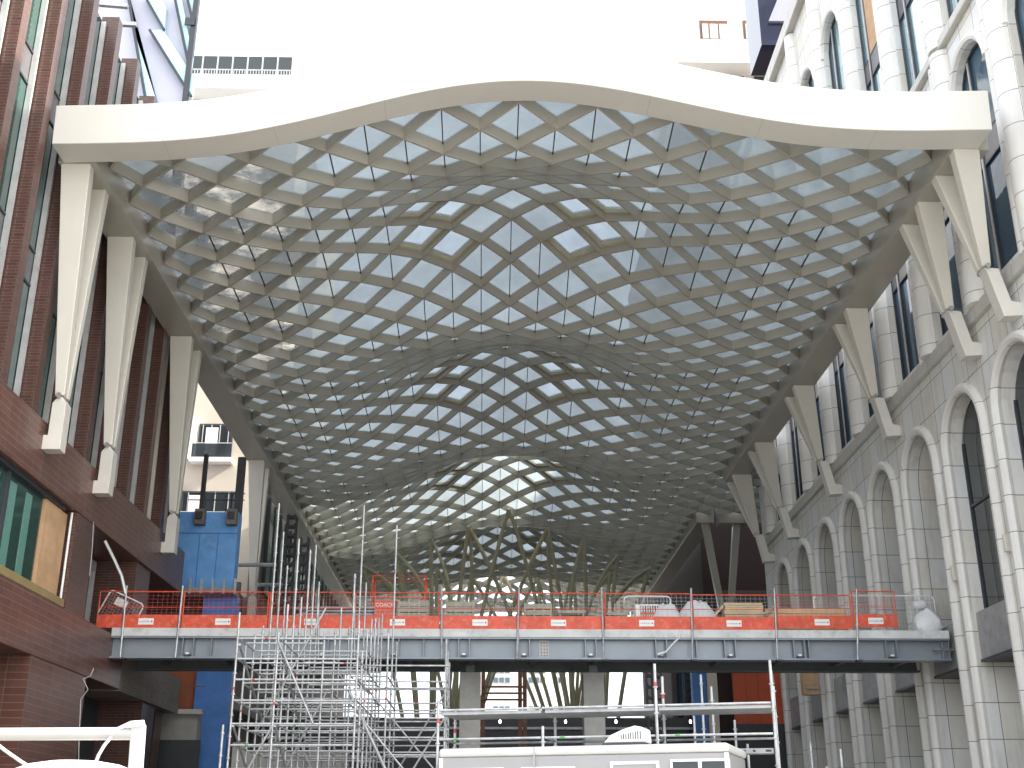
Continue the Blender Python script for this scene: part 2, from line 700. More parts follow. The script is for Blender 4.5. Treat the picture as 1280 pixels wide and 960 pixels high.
def edge_beam(x_in, x_out, y0, y1, k=0.0, mat='beam'):
    m = MB()
    top = 20.7
    vs = []
    for y in (y0, y1):
        o_ = k * (y - 38)
        vs += [(x_in + o_, y, 19.2), (x_out + o_, y, 19.2), (x_out + o_ + (.1 if x_out > x_in else -.1), y, top), (x_in + o_, y, top)]
    m.add(vs, [(0, 1, 5, 4), (1, 2, 6, 5), (2, 3, 7, 6), (3, 0, 4, 7), (3, 2, 1, 0), (4, 5, 6, 7)])
    return m


edge_beam(XL + .02, -12.1, FY(-12) + .97, 108).build('edge_beam', 'beam', canopy, bevel=.02)
edge_beam(XR - .02, 13.75, FY(13) + .97, 60.9).build('edge_beam', 'beam', canopy, bevel=.02)
yw0, yw1 = gy(5.5, WING[0]), gy(5.5, WING[1])
edge_beam(XR - .02, 13.8, yw1, 104).build('edge_beam', 'beam', canopy, bevel=.02)
MB().box(14.1, 40, yw1, yw1 + 1.0, 19.2, 20.7).build('edge_beam', 'beam', canopy, bevel=.02)
MB().box(14.1, 40, yw0 - 1.0, yw0, 19.2, 20.7).build('edge_beam', 'beam', canopy, bevel=.02)


# ---- V columns under the edge beams
def leg(mb, tx0, tx1, ty, tt, ztop, bx, by, bz, bw, bt):
    """tapered box leg, wide at the beam and narrow at the pin"""
    mb.hexa([(bx - bw / 2, by - bt / 2, bz), (bx + bw / 2, by - bt / 2, bz), (bx + bw / 2, by + bt / 2, bz), (bx - bw / 2, by + bt / 2, bz),
             (tx0, ty, ztop), (tx1, ty, ztop), (tx1, ty + tt, ztop), (tx0, ty + tt, ztop)])
    return mb


def v_column(side, y1, y2, label, tall):
    if side < 0:
        x0, x1 = -12.02, -11.2
        pin = Vector((-11.52, (y1 + y2) / 2 + .55, 12.62))
    else:
        s = .012 * (y1 - 30)
        x0, x1 = 12.76 + s * .4, 13.5 + s
        pin = Vector((13.98 + s, (y1 + y2) / 2 + 1.2, 16.45))
    t = thing('canopy_column', label, 'column', (pin.x, pin.y, pin.z - 1.5), 'V-shaped canopy columns')
    for yy, by in ((y1, pin.y - .13), (y2, pin.y + .13)):
        leg(MB(), x0, x1, yy, .36, 19.197, pin.x, by, pin.z + .02, .26, .2).build('leg', 'column', t, bevel=.02)
    MB().tube([(pin.x, pin.y - .32, pin.z), (pin.x, pin.y + .32, pin.z)], .075, 14).build('pin', 'pin', t, smooth=True)
    if side < 0:
        pts = [(-.05, -.03), (.08, -.03), (.2, -.2), (.2, -1.5), (-.29, -1.5), (-.29, -1.1), (-.17, -1.1), (-.17, -.2)]
    else:
        pts = [(-.09, -.03), (.07, -.03), (.33, -.06), (.54, -1.05), (.84, -1.1), (.84, -1.48), (.27, -1.52), (-.03, -.1)][::-1]
    MB().prism([(pin.x + a, pin.z + b) for a, b in pts], pin.y - .22, pin.y + .22).build('bracket', 'bracket', t, bevel=.012)


names_l = ['tall beige V column standing on the brick ledge, nearest the camera on the left', 'second tall beige V column on the brick ledge, between the nearest one and the one by the brick corner',
           'tall beige V column at the far corner of the brick building', 'beige V column beyond the brick building, above the blue wrapped block']
for (a, lab) in zip((29.15, 33.5, 41.5, 57.4), names_l):
    v_column(-1, a, a + 1.42, lab, True)
names_r = ['short beige V column at the front right corner of the canopy', 'second short beige V column from the front right canopy corner, close behind the first',
           'third short beige V column on the stone facade, counted from the canopy front', 'fourth short beige V column on the stone facade, counted from the canopy front',
           'fifth short beige V column on the stone facade, counted from the canopy front', 'farthest short beige V column, at the end of the stone facade']
for (a, lab) in zip((27.85, 30.75, 38.4, 46.2, 53.95, 59.4), names_r):
    v_column(1, a, a + 1.4, lab, False)
# V column of the side wing
t = thing('canopy_column', 'dark shaded V column under the side wing of the canopy, facing the passage', 'column', (15.9, yw1 + .5, 11), 'V-shaped canopy columns')
pw = at(906, 735, yw1 + .4)
for s in (-1, 1):
    MB().hexa([(pw.x - .16, pw.y - .15, 12), (pw.x + .16, pw.y - .15, 12), (pw.x + .16, pw.y + .15, 12), (pw.x - .16, pw.y + .15, 12),
               (pw.x + s * .95 - .22, pw.y - .2, 19.197), (pw.x + s * .95 + .22, pw.y - .2, 19.197), (pw.x + s * .95 + .22, pw.y + .2, 19.197), (pw.x + s * .95 - .22, pw.y + .2, 19.197)]).build('leg', 'beam', t)
MB().box(pw.x - .4, pw.x + .4, pw.y - .3, pw.y + .3, 9, 11.999).build('base', 'concrete', t)


# ---- woven tree columns far inside: the ribs of a diamond opening run down to two feet
def roof_pt(x, y):
    uu = max(-5.5, min(5.5, (x - XC) / 2.24))
    return Vector((x, y, zb(uu, (y - gy(uu, 0)) / (gy(uu, 1) - gy(uu, 0)))))


YC = 85.0
AX = 1.45
tip = lambda k, far: roof_pt(AX + 2.62 * k, YC + (1 if far else -1) * (11.0 - 2.75 * abs(k)))


def bez(a, b, c, d_, n=18):
    out = []
    for i in range(n + 1):
        t_ = i / n
        out.append(a * (1 - t_) ** 3 + b * 3 * t_ * (1 - t_) ** 2 + c * 3 * t_ ** 2 * (1 - t_) + d_ * t_ ** 3)
    return out


def tree_column(px, sgn, label):
    base = at(px, 900, YC)
    t = thing('lattice_column', label, 'column', (base.x, YC, 0), 'woven lattice columns')
    ks = [-1, 0, 1, 2, 3, 4]
    for far in (False, True):
        for i, k in enumerate(ks):
            tp = tip(sgn * k, far)
            # steep family: straight down to the foot
            a0 = PI * (.1 + .8 * i / 5)
            ft = Vector((base.x - sgn * .95 * math.cos(a0), YC + (1 if far else -1) * .95 * math.sin(a0), 0))
            mid = Vector((base.x + (tp.x - base.x) * .42, YC + (tp.y - YC) * .42, 13.2))
            low = Vector((ft.x + (mid.x - ft.x) * .35, ft.y + (mid.y - ft.y) * .35, 6.5))
            MB().tube(bez(tp, tp.lerp(mid, .62), low, ft), .135, 8).build('lattice_member', 'ochre', t, smooth=True)
            # crossing family: swings past the foot before it drops
            if k >= 1:
                a1 = PI * (.9 - .8 * i / 5)
                ft = Vector((base.x - sgn * 1.0 * math.cos(a1), YC + (1 if far else -1) * 1.0 * math.sin(a1), 0))
                over = Vector((base.x - sgn * (3.6 - .5 * k), YC + (1 if far else -1) * 4.2, 15.6))
                low = Vector((base.x - sgn * 1.5, YC + (1 if far else -1) * 1.6, 9.5))
                MB().tube(bez(tp, tp.lerp(over, .66), over.lerp(low, .55), ft), .12, 8).build('lattice_member', 'ochre', t, smooth=True)
    MB().lathe([(1.25, 0), (1.25, .5), (1.05, .6)], base.x, YC, 20).build('base', 'concrete', t)


tree_column(545, -1, 'left woven steel lattice column carrying the far canopy')
tree_column(737, 1, 'right woven steel lattice column carrying the far canopy')

# ------------------------------------------------------------------ brick building, left
bb = thing('brick_building', 'dark red-brown brick building with tall piers and a deep ledge on the left', 'building', (-16, 30, 0))
BX, PX, WX = -11.8, -12.05, -12.60
Y0, YE = 20.0, 46.0
wall = MB()
wall.box(-26, WX - .02, Y0, YE, 11.9, 26.2)          # core behind the windows
wall.box(-26, -13.6, Y0, YE, 0, 10.3)
wall.build('core', 'brick', bb)
led = MB()
led.box(-26, BX, Y0, YE, 10.3, 11.9).build('ledge', 'tile', bb, bevel=.015)
MB().box(-26, BX, Y0, 39.5, 5.95, 7.5).build('ledge', 'tile', bb, bevel=.015)
o = MB().box(-26, BX + .02, 39.5, 47.2, 5.9, 7.2).build('ledge', brick('stained_brick_band', (.16, .13, .11), (.20, .165, .14), (.28, .25, .22), .44, .094, .008, .7, .5, dirt=(.10, .085, .075), dirt_amt=.6), bb)
o['label'] = 'greyish stained end of the lower ledge'
# tall piers with windows between
corner = [25.4 + 2.2 * k for k in range(-2, 10)]
for y in corner:
    if y + .5 > YE:
        continue
    p = MB().box(WX, PX, y, y + .42, 11.9, 26.4).build('pier', 'brick', bb, bevel=.008)
for i, y in enumerate(corner[:-1]):
    a, b = y + .42, min(corner[i + 1], YE)
    if b - a < .5 or a < 18 or b > YE:
        continue
    w = MB()
    w.box(WX - .01, WX + .10, a, a + .06, 11.9, 26.2)
    w.box(WX - .01, WX + .10, b - .06, b, 11.9, 26.2)
    for z in (15.6, 16.6, 20.6, 21.6):
        w.box(WX - .01, WX + .07, a + .06, b - .06, z, z + .06)
    fr = MB()
    win = w.build('window', 'frame_dark', bb)
    sub(win)
    for z0, z1, mt in ((11.9, 15.6, 'glass_green'), (15.66, 16.6, 'spandrel'), (16.66, 20.6, 'glass_green'), (20.66, 21.6, 'spandrel'), (21.66, 26.2, 'glass_green')):
        if i == 7 and z0 > 21.6:
            mt = 'orange'
        MB().box(WX - .008, WX + .03, a + .06, b - .06, z0, z1).build('pane', mt, win)
    # shiny jamb strip
    MB().box(WX + .05, WX + .20, b - .15, b - .065, 12.0, 26.1).build('jamb_strip', 'frame_pale' if i != 9 else 'board', win)
# window strip under the ledge
ws = MB()
ws.box(-12.4, -11.98, 20.1, 33.0, 7.5, 7.62)
ws.box(-12.4, -11.95, 20.1, 33.0, 10.18, 10.298)
for y in (20.2, 24.5, 29.0):
    ws.box(-12.3, -12.02, y, y + .07, 7.62, 10.18)
wi = MB()
win = ws.build('strip_window', 'frame_dark', bb)
sub(win)
MB().box(-12.34, -12.1, 20.1, 31.6, 7.62, 10.18).build('pane', 'glass_green', win)
y = 27.0
for y in (24.2, 25.6, 27.0, 28.15, 29.3, 30.4):
    MB().box(-12.1, -12.085, y, y + .42, 7.63, 10.0).build('reflection_stripe', 'glass_pale', win)  # stripe reflections of the window painted as pale strips
MB().box(-12.02, -11.79, 20.1, 33.4, 7.502, 7.72).build('sill', 'frame_gold', win, bevel=.01)
pl = MB().box(-12.2, -12.03, 31.7, 32.95, 7.73, 10.17).build('plywood_sheet', 'plywood', bb)
pl = MB().box(-12.2, -12.05, 32.98, 33.45, 7.73, 10.17).build('plywood_sheet', 'plywood', bb)
MB().tube([(-11.95, 33.52, 7.5), (-11.95, 33.52, 10.25)], .035, 8).build('drain_pipe', 'white', bb)
# brick piers between the ledges and under the lower ledge
MB().box(-13.5, -11.83, 33.6, 35.3, 7.5, 10.3).build('pier', 'brick', bb)
MB().box(-13.5, -11.9, 40.2, 41.9, 7.5, 10.3).build('pier', 'brick', bb)
MB().box(-13.5, -11.83, 31.6, 36.2, 0, 5.95).build('pier', 'tile', bb)
MB().box(-13.5, -11.83, 22, 27.0, 0, 5.95).build('pier', 'tile', bb)
MB().box(-13.5, -11.9, 42.7, 44.3, 0, 5.9).build('pier', 'brick', bb)
MB().box(-13.5, -12.2, 45.6, 46.6, 0, 5.9).build('pier', 'brick', bb)
# near-black sheets at the back of the recesses, in place of their shade
MB().box(-13.6, -13.4, 35.3, 46, 7.5, 10.29).build('opening', 'dark', bb)
MB().box(-13.6, -13.4, 27, 46, 0, 5.9).build('opening', 'dark', bb)
d = MB()
d.box(-13.35, -13.2, 38.9, 39.0, 7.5, 10.2); d.box(-13.35, -13.2, 39.9, 40.0, 7.5, 10.2); d.box(-13.35, -13.2, 39.0, 39.9, 9.9, 10.2)
d.build('door_frame', 'frame_pale', bb)
# hanging cables at the soffits
for i, (a, b, c) in enumerate([((152, 690, 36.2), (172, 668, 37.0), (186, 745, 37.2)),]):
    pass
cab = MB()
cab.tube([at(117, 652, 34.8), at(115, 690, 34.6), at(112, 720, 34.5)], .012, 5)
cab.build('loose_cable', 'cable', bb)
pa, pb, pc, pd = at(117, 836, 33.5), at(104, 849, 33), at(110, 862, 33), at(101, 874, 33)
MB().tube([pa, (pa + pb) / 2 + Vector((.06, 0, -.05)), pb, pc, pd, at(99, 920, 33), at(98, 955, 33)], .012, 5).build('loose_cable', 'cable', bb)
strip = MB()
qa = [at(131, 676, 36.3), at(143, 700, 36.6), at(152, 720, 36.8), at(157, 742, 36.9)]
strip.tube(qa, .05, 6)
strip.build('hanging_trim', 'frame_pale', bb)

# ------------------------------------------------------------------ stone building, right
sb = thing('stone_building', 'pale stone building with three tiers of round-arched bays on the right', 'building', (20, 40, 0))
SX = 14.85
fx = lambda y, dx=0: SX + .0135 * (y - 38) + dx
BAY = 4.13
centers = [30.4 + BAY * k for k in range(-2, 8)]
SY0, SY1 = centers[0] - BAY / 2, 63.6
HW = 1.22
HG = 1.5


def arch_pts(c, hw, spring, n=12, rise=None):
    rise = rise or hw
    return [(c - hw * math.cos(PI * i / n), spring + rise * math.sin(PI * i / n)) for i in range(n + 1)]


def pt(y, z, dx=0):
    return Vector((fx(y, dx), y, z))


sw = MB()
rev = MB()
tiers = [(0.0, 12.97, 16.0), (16.75, 23.2, 25.5), (25.85, 34.0, 38.6)]   # sill, spring, top of tier
for ti, (z0, sp, zt) in enumerate(tiers):
    for ci, c in enumerate(centers):
        a, b = c - BAY / 2, c + BAY / 2
        if ci == len(centers) - 1:
            b = SY1
        zlow = tiers[ti - 1][2] if ti else 0
        hw = HG if ti == 0 else HW
        ap = arch_pts(c, hw, sp)
        # piers either side
        sw.quad(pt(a, zlow), pt(a, zt), pt(c - hw, zt), pt(c - hw, zlow))
        sw.quad(pt(c + hw, zlow), pt(c + hw, zt), pt(b, zt), pt(b, zlow))
        if z0 > zlow:
            sw.quad(pt(c - hw, zlow), pt(c - hw, z0), pt(c + hw, z0), pt(c + hw, zlow))
        for i in range(len(ap) - 1):
            (ya, za), (yb, zb_) = ap[i], ap[i + 1]
            sw.quad(pt(ya, za), pt(ya, zt), pt(yb, zt), pt(yb, zb_))
        dep = 1.35 if ti == 0 else .42
        ring = [(c - hw, z0)] + ap + [(c + hw, z0)]
        for i in range(len(ring) - 1):
            (ya, za), (yb, zb_) = ring[i], ring[i + 1]
            sw.quad(pt(ya, za), pt(yb, zb_), pt(yb, zb_, dep), pt(ya, za, dep))
        if ti:
            sw.quad(pt(c - hw, z0), pt(c - hw, z0, dep), pt(c + hw, z0, dep), pt(c + hw, z0))
# end wall, back and roof
sw.quad(pt(SY1, 0), pt(SY1, 39.4), pt(SY1, 39.4, 13), pt(SY1, 0, 13))
sw.quad(pt(SY0, 0), pt(SY0, 0, 13), pt(SY0, 39.4, 13), pt(SY0, 39.4))
sw.quad(pt(SY0, 0, 13), pt(SY1, 0, 13), pt(SY1, 39.4, 13), pt(SY0, 39.4, 13))
sw.quad(pt(SY0, 39.4), pt(SY0, 39.4, 13), pt(SY1, 39.4, 13), pt(SY1, 39.4))
sw.quad(pt(SY0, 38.6), pt(SY0, 39.4), pt(SY1, 39.4), pt(SY1, 38.6))
sw.build('wall', 'stone', sb)
# inner dark back so that nothing shows through
MB().hexa([pt(SY0 + .1, .1, 1.5), pt(SY0 + .1, .1, 12.8), pt(SY1 - .1, .1, 12.8), pt(SY1 - .1, .1, 1.5),
           pt(SY0 + .1, 39, 1.5), pt(SY0 + .1, 39, 12.8), pt(SY1 - .1, 39, 12.8), pt(SY1 - .1, 39, 1.5)]).build('core', 'stone', sb)


def fbox(y0, y1, z0, z1, d0, d1):
    return [pt(y0, z0, d0), pt(y0, z0, d1), pt(y1, z0, d1), pt(y1, z0, d0), pt(y0, z1, d0), pt(y0, z1, d1), pt(y1, z1, d1), pt(y1, z1, d0)]


MB().hexa(fbox(SY0, SY1 + .1, 16.05, 16.5, -.16, .02)).build('string_course', 'stone_sill', sb, bevel=.05)
MB().hexa(fbox(SY0, SY1 + .1, 25.45, 25.8, -.2, .02)).build('string_course', 'stone_sill', sb, bevel=.05)
MB().hexa(fbox(SY0, SY1 + .2, 38.7, 39.5, -.35, .02)).build('cornice', 'stone_sill', sb, bevel=.05)
for ci, c in enumerate(centers):
    if c < 17:
        continue
    # roll moulding round the ground arches and down the piers
    ro = arch_pts(c, HG + .12, 12.97, 16)
    path = [(c - HG - .12, 0), (c - HG - .12, 4.0), (c - HG - .12, 9.0)] + ro + [(c + HG + .12, 9.0), (c + HG + .12, 4.0), (c + HG + .12, 0)]
    MB().tube([pt(y, z, -.03) for y, z in path], .17, 10).build('arch_moulding', 'stone_roll', sb, smooth=True)
    # ground tier window and its projecting box
    dpt = .5 if ci < 4 else 1.1
    ring = [(c - HG, 7.95)] + arch_pts(c, HG, 12.97) + [(c + HG, 7.95)]
    g = MB()
    g.add([pt(y, z, dpt) for y, z in ring], [tuple(range(len(ring)))])
    fm = MB()
    for y in (c - HG + .04, c - .35, c + HG - .04):
        zt = 12.97 + math.sqrt(max(0, HG ** 2 - (y - c) ** 2))
        fm.hexa(fbox(y - .04, y + .04, 7.95, zt, dpt - .06, dpt + .02))
    for z in (7.95, 11.2):
        fm.hexa(fbox(c - HG + .08, c + HG - .08, z, z + .08, dpt - .055, dpt + .02))
    wn = fm.build('window', 'frame_dark', sb)
    sub(wn)
    g.build('pane', 'glass', wn)
    bx = MB().hexa(fbox(c - HG + .15, c + HG - .1, 6.5, 7.9, .12, 1.34)).build('window_box', 'galv_dull', sb, bevel=.02)
    sub(bx)
    MB().hexa(fbox(c - HG + .09, c - HG + .149, 6.44, 7.94, .08, 1.34)).build('side_trim', 'frame_dark', bx)
    MB().hexa(fbox(c - HG + .09, c + HG - .1, 6.42, 6.495, .08, 1.34)).build('base_trim', 'frame_dark', bx)
    # wall light on the pier
    if ci in (1, 2, 3, 4):
        wl = MB().hexa(fbox(c + HG + .5, c + HG + .63, 9.0, 9.5, -.2, .0)).build('wall_light', 'board', sb, bevel=.03)
    # second tier
    for (z0, sp) in ((16.75, 23.2), (25.85, 34.0)):
        ring = [(c - HW, z0)] + arch_pts(c, HW, sp) + [(c + HW, z0)]
        g = MB().add([pt(y, z, .3) for y, z in ring], [tuple(range(len(ring)))])
        fm = MB()
        for y in (c - HW + .05, c + .40, c + .52, c + HW - .05):
            zt = sp + math.sqrt(max(0, HW ** 2 - (y - c) ** 2))
            fm.hexa(fbox(y - .035, y + .035, z0, zt, .22, .32))
        for z in (z0, z0 + 3.7, z0 + 4.6):
            fm.hexa(fbox(c - HW + .09, c + HW - .09, z, z + .07, .225, .32))
        for i in range(12):
            a_, b_ = arch_pts(c, HW - .04, sp)[i], arch_pts(c, HW - .04, sp)[i + 1]
            fm.bar(pt(a_[0], a_[1], .27), pt(b_[0], b_[1], .27), .08, .08)
        wn = fm.build('window', 'frame_dark', sb)
        sub(wn)
        ob = g.build('pane', 'glass_blue' if z0 < 20 else 'glass_sky', wn)
        MB().hexa(fbox(c - HW + .1, c + HW - .1, z0 + 3.77, z0 + 4.6, .24, .29)).build('spandrel', 'spandrel', wn)
        MB().hexa(fbox(c + .425, c + .495, z0 + .1, sp + 1.0, .19, .25)).build('mullion', 'frame_pale', wn)
        if z0 > 20 and ci == 4:
            MB().hexa(fbox(c - HW + .1, c + .38, z0 + 4.7, z0 + 7.6, .235, .285)).build('plywood_sheet', 'plywood', wn)
        # half-round columns between the windows
        top = sp + .2
        MB().tube([pt(c + BAY / 2 - .32, z0 - .3, .06), pt(c + BAY / 2 - .32, 25.4 if z0 < 20 else 38.6, .06)], .44, 16).build('half_column', 'stone_roll', sb, smooth=True)
        MB().tube([pt(c + BAY / 2 + .42, z0 - .3, .02), pt(c + BAY / 2 + .42, 25.4 if z0 < 20 else 38.6, .02)], .2, 12).build('half_column', 'stone_roll', sb, smooth=True)
        ro = arch_pts(c, HW + .16, sp, 14)
        MB().tube([pt(y, z, .0) for y, z in ro], .15, 8).build('arch_moulding', 'stone_roll', sb, smooth=True)

# ------------------------------------------------------------------ footbridge
bd = thing('footbridge', 'grey steel girder footbridge with a concrete deck crossing between the two buildings', 'bridge', (1.5, 38, 6.7))
B0, B1 = -11.79, 14.83
BYF, BYB = 38.0, 41.2
g = MB()
g.box(B0 + .0, B1, BYF - .04, BYF + .46, 6.74, 6.80)
g.box(B0, B1, BYF - .04, BYF + .46, 7.37, 7.42)
g.box(B0, B1, BYF + .20, BYF + .23, 6.80, 7.37)
g.build('girder', 'girder', bd)
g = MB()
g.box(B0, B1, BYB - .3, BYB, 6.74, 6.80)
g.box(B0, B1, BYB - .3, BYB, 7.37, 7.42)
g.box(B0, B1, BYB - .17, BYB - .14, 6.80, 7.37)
g.build('girder', 'girder_shade', bd)
MB().box(B0, B1, BYF - .06, BYB + .05, 7.424, 7.68).build('deck_slab', 'slab', bd, bevel=.01)
for px in (236, 404, 492, 580, 655, 738, 826, 912, 998, 1113):
    x = at(px, 800, BYF).x
    for dx in (-.17, .17):
        MB().box(x + dx - .014, x + dx + .014, BYF - .03, BYF + .199, 6.802, 7.368).build('stiffener', 'girder', bd)
    st = MB().box(x - .08, x + .08, BYF - .08, BYF + .1, 6.805, 6.86).build('lug', 'steel_dark', bd)
    sub(st)
    MB().box(x - .05, x + .05, BYF - .05, BYF + .07, 6.862, 6.92).build('lug_cap', 'white', st)
for px in (265, 530, 870, 1010, 560):
    x = at(px, 800, BYF).x
    MB().box(x - .012, x + .012, BYF - .02, BYF + .198, 6.803, 7.367).build('stiffener', 'girder', bd)
sp = MB()
xs = at(675, 800, BYF).x
sp.box(xs - .02, xs + .30, BYF + .16, BYF + .198, 6.81, 7.36)
spo = sp.build('splice_plate', 'white_dirty', bd)
sub(spo)
for i in range(3):
    for j in range(5):
        MB().tube([(xs + .05 + .09 * i, BYF + .14, 6.88 + .1 * j), (xs + .05 + .09 * i, BYF + .162, 6.88 + .1 * j)], .02, 6).build('bolt', 'steel_dark', spo)
for k in range(13):
    x = B0 + 1 + k * 2.05
    MB().box(x, x + .18, BYF + .47, BYB - .31, 6.9, 7.40).build('cross_beam', 'girder_shade', bd)
MB().tube([at(851, 787, 37.88), at(849, 797, 37.86), at(840, 806, 37.86), at(832, 815, 37.87), at(822, 818, 37.88)], [.02, .025, .03, .03, .04], 6).build('loose_strap', 'bag', bd, smooth=True)
# end bracket
xe = at(1165, 800, BYF).x
e = MB()
e.box(xe, xe + .68, BYF + .0, BYF + .1, 7.07, 7.11)
e.box(xe + .3, xe + .33, BYF + .0, BYF + .1, 6.81, 7.36)
e.box(xe + .5, xe + .53, BYF + .0, BYF + .1, 6.81, 7.36)
e.build('end_bracket', 'girder', bd)

# concrete columns under the bridge
for px, lab in ((588, 'left square concrete column under the footbridge'), (741, 'right square concrete column under the footbridge')):
    x = at(px, 850, 39.6).x
    cth = thing('concrete_column', lab, 'column', (x, 39.6, 0), 'concrete columns under the footbridge')
    MB().box(x - .34, x + .34, 39.25, 39.95, 0, 6.5).build('shaft', 'concrete', cth, bevel=.015)
    MB().box(x - .14, x + .14, 39.35, 39.85, 6.5, 6.738).build('bearing', 'girder_shade', cth)
    for z in (2.6, 5.1):
        MB().box(x - .342, x + .342, 39.248, 39.952, z, z + .012).build('joint', 'concrete_dark', cth)

# ---- edge protection on the bridge
posts_px = [122, 228, 336, 443, 550, 648, 755, 865, 970, 1064]
YP = BYF - .02
px_x = [at(p, 760, YP).x for p in posts_px]
lab_px = [183, 279, 390, 497, 600, 698, 808, 917, 1027]


def mesh_panel(x0, x1, z0, z1, y, label, group, kick=True, labx=None, mirror=False):
    t = thing('safety_barrier', label, 'barrier', (x0, y, z0), group)
    f = MB()
    r = .022
    f.tube([(x0, y, z0), (x0, y, z1)], r, 6)
    f.tube([(x1, y, z0), (x1, y, z1)], r, 6)
    f.tube([(x0, y, z1), (x1, y, z1)], r, 6)
    f.tube([(x0, y, z0 + .62), (x1, y, z0 + .62)], .012, 6)
    f.build('frame', 'red', t)
    m = MB()
    nx = max(2, int((x1 - x0) / .15))
    for i in range(1, nx):
        x = x0 + (x1 - x0) * i / nx
        m.bar((x, y, z0 + .3), (x, y, z1 - .02), .005)
    for i in range(1, 7):
        z = z0 + .34 + (z1 - z0 - .36) * i / 7
        m.bar((x0, y + .007, z), (x1, y + .007, z), .005)
    m.build('wire_mesh', 'red' if x0 < -5 or x0 > 8 else 'galv_dull', t)
    if kick:
        k = MB().box(x0 - .01, x1 + .01, y - .025, y - .008, z0 - .03, z0 + .385).build('kickboard', 'red', t)
        sub(k)
        if labx is None:
            labx = (x0 + x1) / 2
        pl = MB().box(labx - .24, labx + .24, y - .032, y - .026, z0 + .07, z0 + .27).build('label_plate', 'label', k)
        lettering('combisafe', .085, 'ink', k, Matrix.Translation(Vector((labx - .05, y - .034, z0 + .17)) - Vector(t['o'])) @ Matrix.Rotation(PI / 2, 4, 'X'))
        MB().tube([(labx + .18, y - .036, z0 + .17), (labx + .18, y - .033, z0 + .17)], .028, 10).build('label_dot', 'dot', k)
    return t


grp = 'red barriers along the footbridge edge'
blabs = ['red mesh barrier at the brick end of the footbridge, before the tilted white panel', 'red mesh barrier in front of the blue wrapped shaft', 'red mesh barrier behind the tall scaffold poles, before the stack of tubes',
         'red mesh barrier in front of the red stillage frame and the first crate', 'red mesh barrier in front of the second crate, left of the splice plate', 'red mesh barrier with a whitish mortar smear, above the splice plate',
         'red mesh barrier in front of the white-framed panel and white bags', 'red mesh barrier in front of the stack of pale boards', 'red mesh barrier in front of the long pale timber beams']
for i in range(9):
    mesh_panel(px_x[i] + .03, px_x[i + 1] - .03, 7.71 if i < 8 else 7.76, 8.83 if i < 7 else 8.80, YP, blabs[i], grp, True, at(lab_px[i], 775, YP).x)
mesh_panel(at(1066, 760, YP - .05).x, at(1119, 760, YP - .05).x, 7.80, 8.92, YP - .06, 'short raised red mesh barrier at the stone end of the footbridge', grp)
silver = [(150, 158), (219, 228), (552, 552), (646, 649), (755, 752), (866, 864), (972, 968), (1072, 1071), (398, 398), (443, 443)]
plabs = ['leaning galvanised post nearest the brick building on the footbridge edge', 'leaning galvanised post in front of the blue shaft on the footbridge edge', 'galvanised post between the two crates on the footbridge edge',
         'galvanised post beside the perforated splice plate', 'galvanised post between the smeared barrier and the white bags', 'galvanised post in front of the tall white bag',
         'galvanised post between the board stack and the timber beams', 'galvanised post beside the short raised red barrier', 'galvanised post standing among the scaffold poles, left one', 'galvanised post in front of the tube stack']
for (pb_, pt_), lab in zip(silver, plabs):
    xb, xt = at(pb_, 822, YP - .1).x, at(pt_, 738, YP - .1).x
    t = thing('barrier_post', lab, 'post', (xb, YP - .1, 6.75), 'galvanised posts clamped to the footbridge')
    MB().tube([(xb, YP - .1, 6.72), (xt, YP - .1, 9.0)], .03, 8).build('pole', 'galv', t, smooth=True)
    MB().box(xb - .02, xb + .16, YP - .16, YP + .15, 6.69, 6.738).build('clamp', 'steel_dark', t)

DZ = 7.684
HT = lambda py, Y: at(700, py, Y).z - DZ


def crate(x0, x1, y0, y1, z0, z1, label, mat='timber_grey', cat='crate', group=None):
    t = thing('slatted_crate', label, cat, ((x0 + x1) / 2, (y0 + y1) / 2, z0), group)
    nrow = 5
    h = (z1 - z0 - .06) / nrow
    for i in range(nrow):
        MB().box(x0, x1, y0, y1, z0 + .06 + i * h + .012, z0 + .06 + (i + 1) * h - .01).build('board_layer', mat, t, bevel=.006)
    for f in (0.04, .36, .68, .95):
        x = x0 + (x1 - x0) * f
        MB().box(x - .03, x + .03, y0 - .022, y0 - .001, z0, z1 + .02).build('batten', mat, t)
    return t


def bxp(px0, px1, Y):
    return at(px0, 770, Y).x, at(px1, 770, Y).x


a, b = bxp(497, 536, 38.7); crate(a, b, 38.6, 39.4, DZ, DZ + HT(752, 38.6), 'grey slatted crate beside the red stillage frame', group='slatted crates on the footbridge')
a, b = bxp(557, 593, 38.7); crate(a, b, 38.6, 39.4, DZ, DZ + HT(752, 38.6), 'yellowish grey slatted crate in front of the bright lattice column foot', group='slatted crates on the footbridge')
a, b = bxp(655, 690, 39.2); crate(a, b, 39.1, 39.9, DZ, DZ + HT(755, 39.1), 'dark grey slatted crate near the middle of the footbridge', group='slatted crates on the footbridge')
a, b = bxp(697, 732, 39.2)
t = thing('trestle', 'low grey timber trestle table to the right of the dark crate', 'trestle', ((a + b) / 2, 39.4, DZ))
MB().box(a, b, 39.1, 39.7, DZ + .7, DZ + .8).build('top', 'timber_grey', t)
for x in (a + .05, b - .12):
    MB().box(x, x + .07, 39.15, 39.65, DZ, DZ + .699).build('leg', 'timber_grey', t)
a, b = bxp(760, 778, 39.5)
t = thing('timber_stillage', 'grey upright timber posts bundled left of the white-framed panel', 'timber', ((a + b) / 2, 39.5, DZ))
for x in (a, a + .28, a + .5):
    MB().box(x, x + .11, 39.4, 39.5, DZ, DZ + 1.15).build('upright', 'timber_grey', t)
MB().box(a - .05, a + .65, 39.36, 39.398, DZ + .7, DZ + .8).build('rail', 'timber_grey', t)
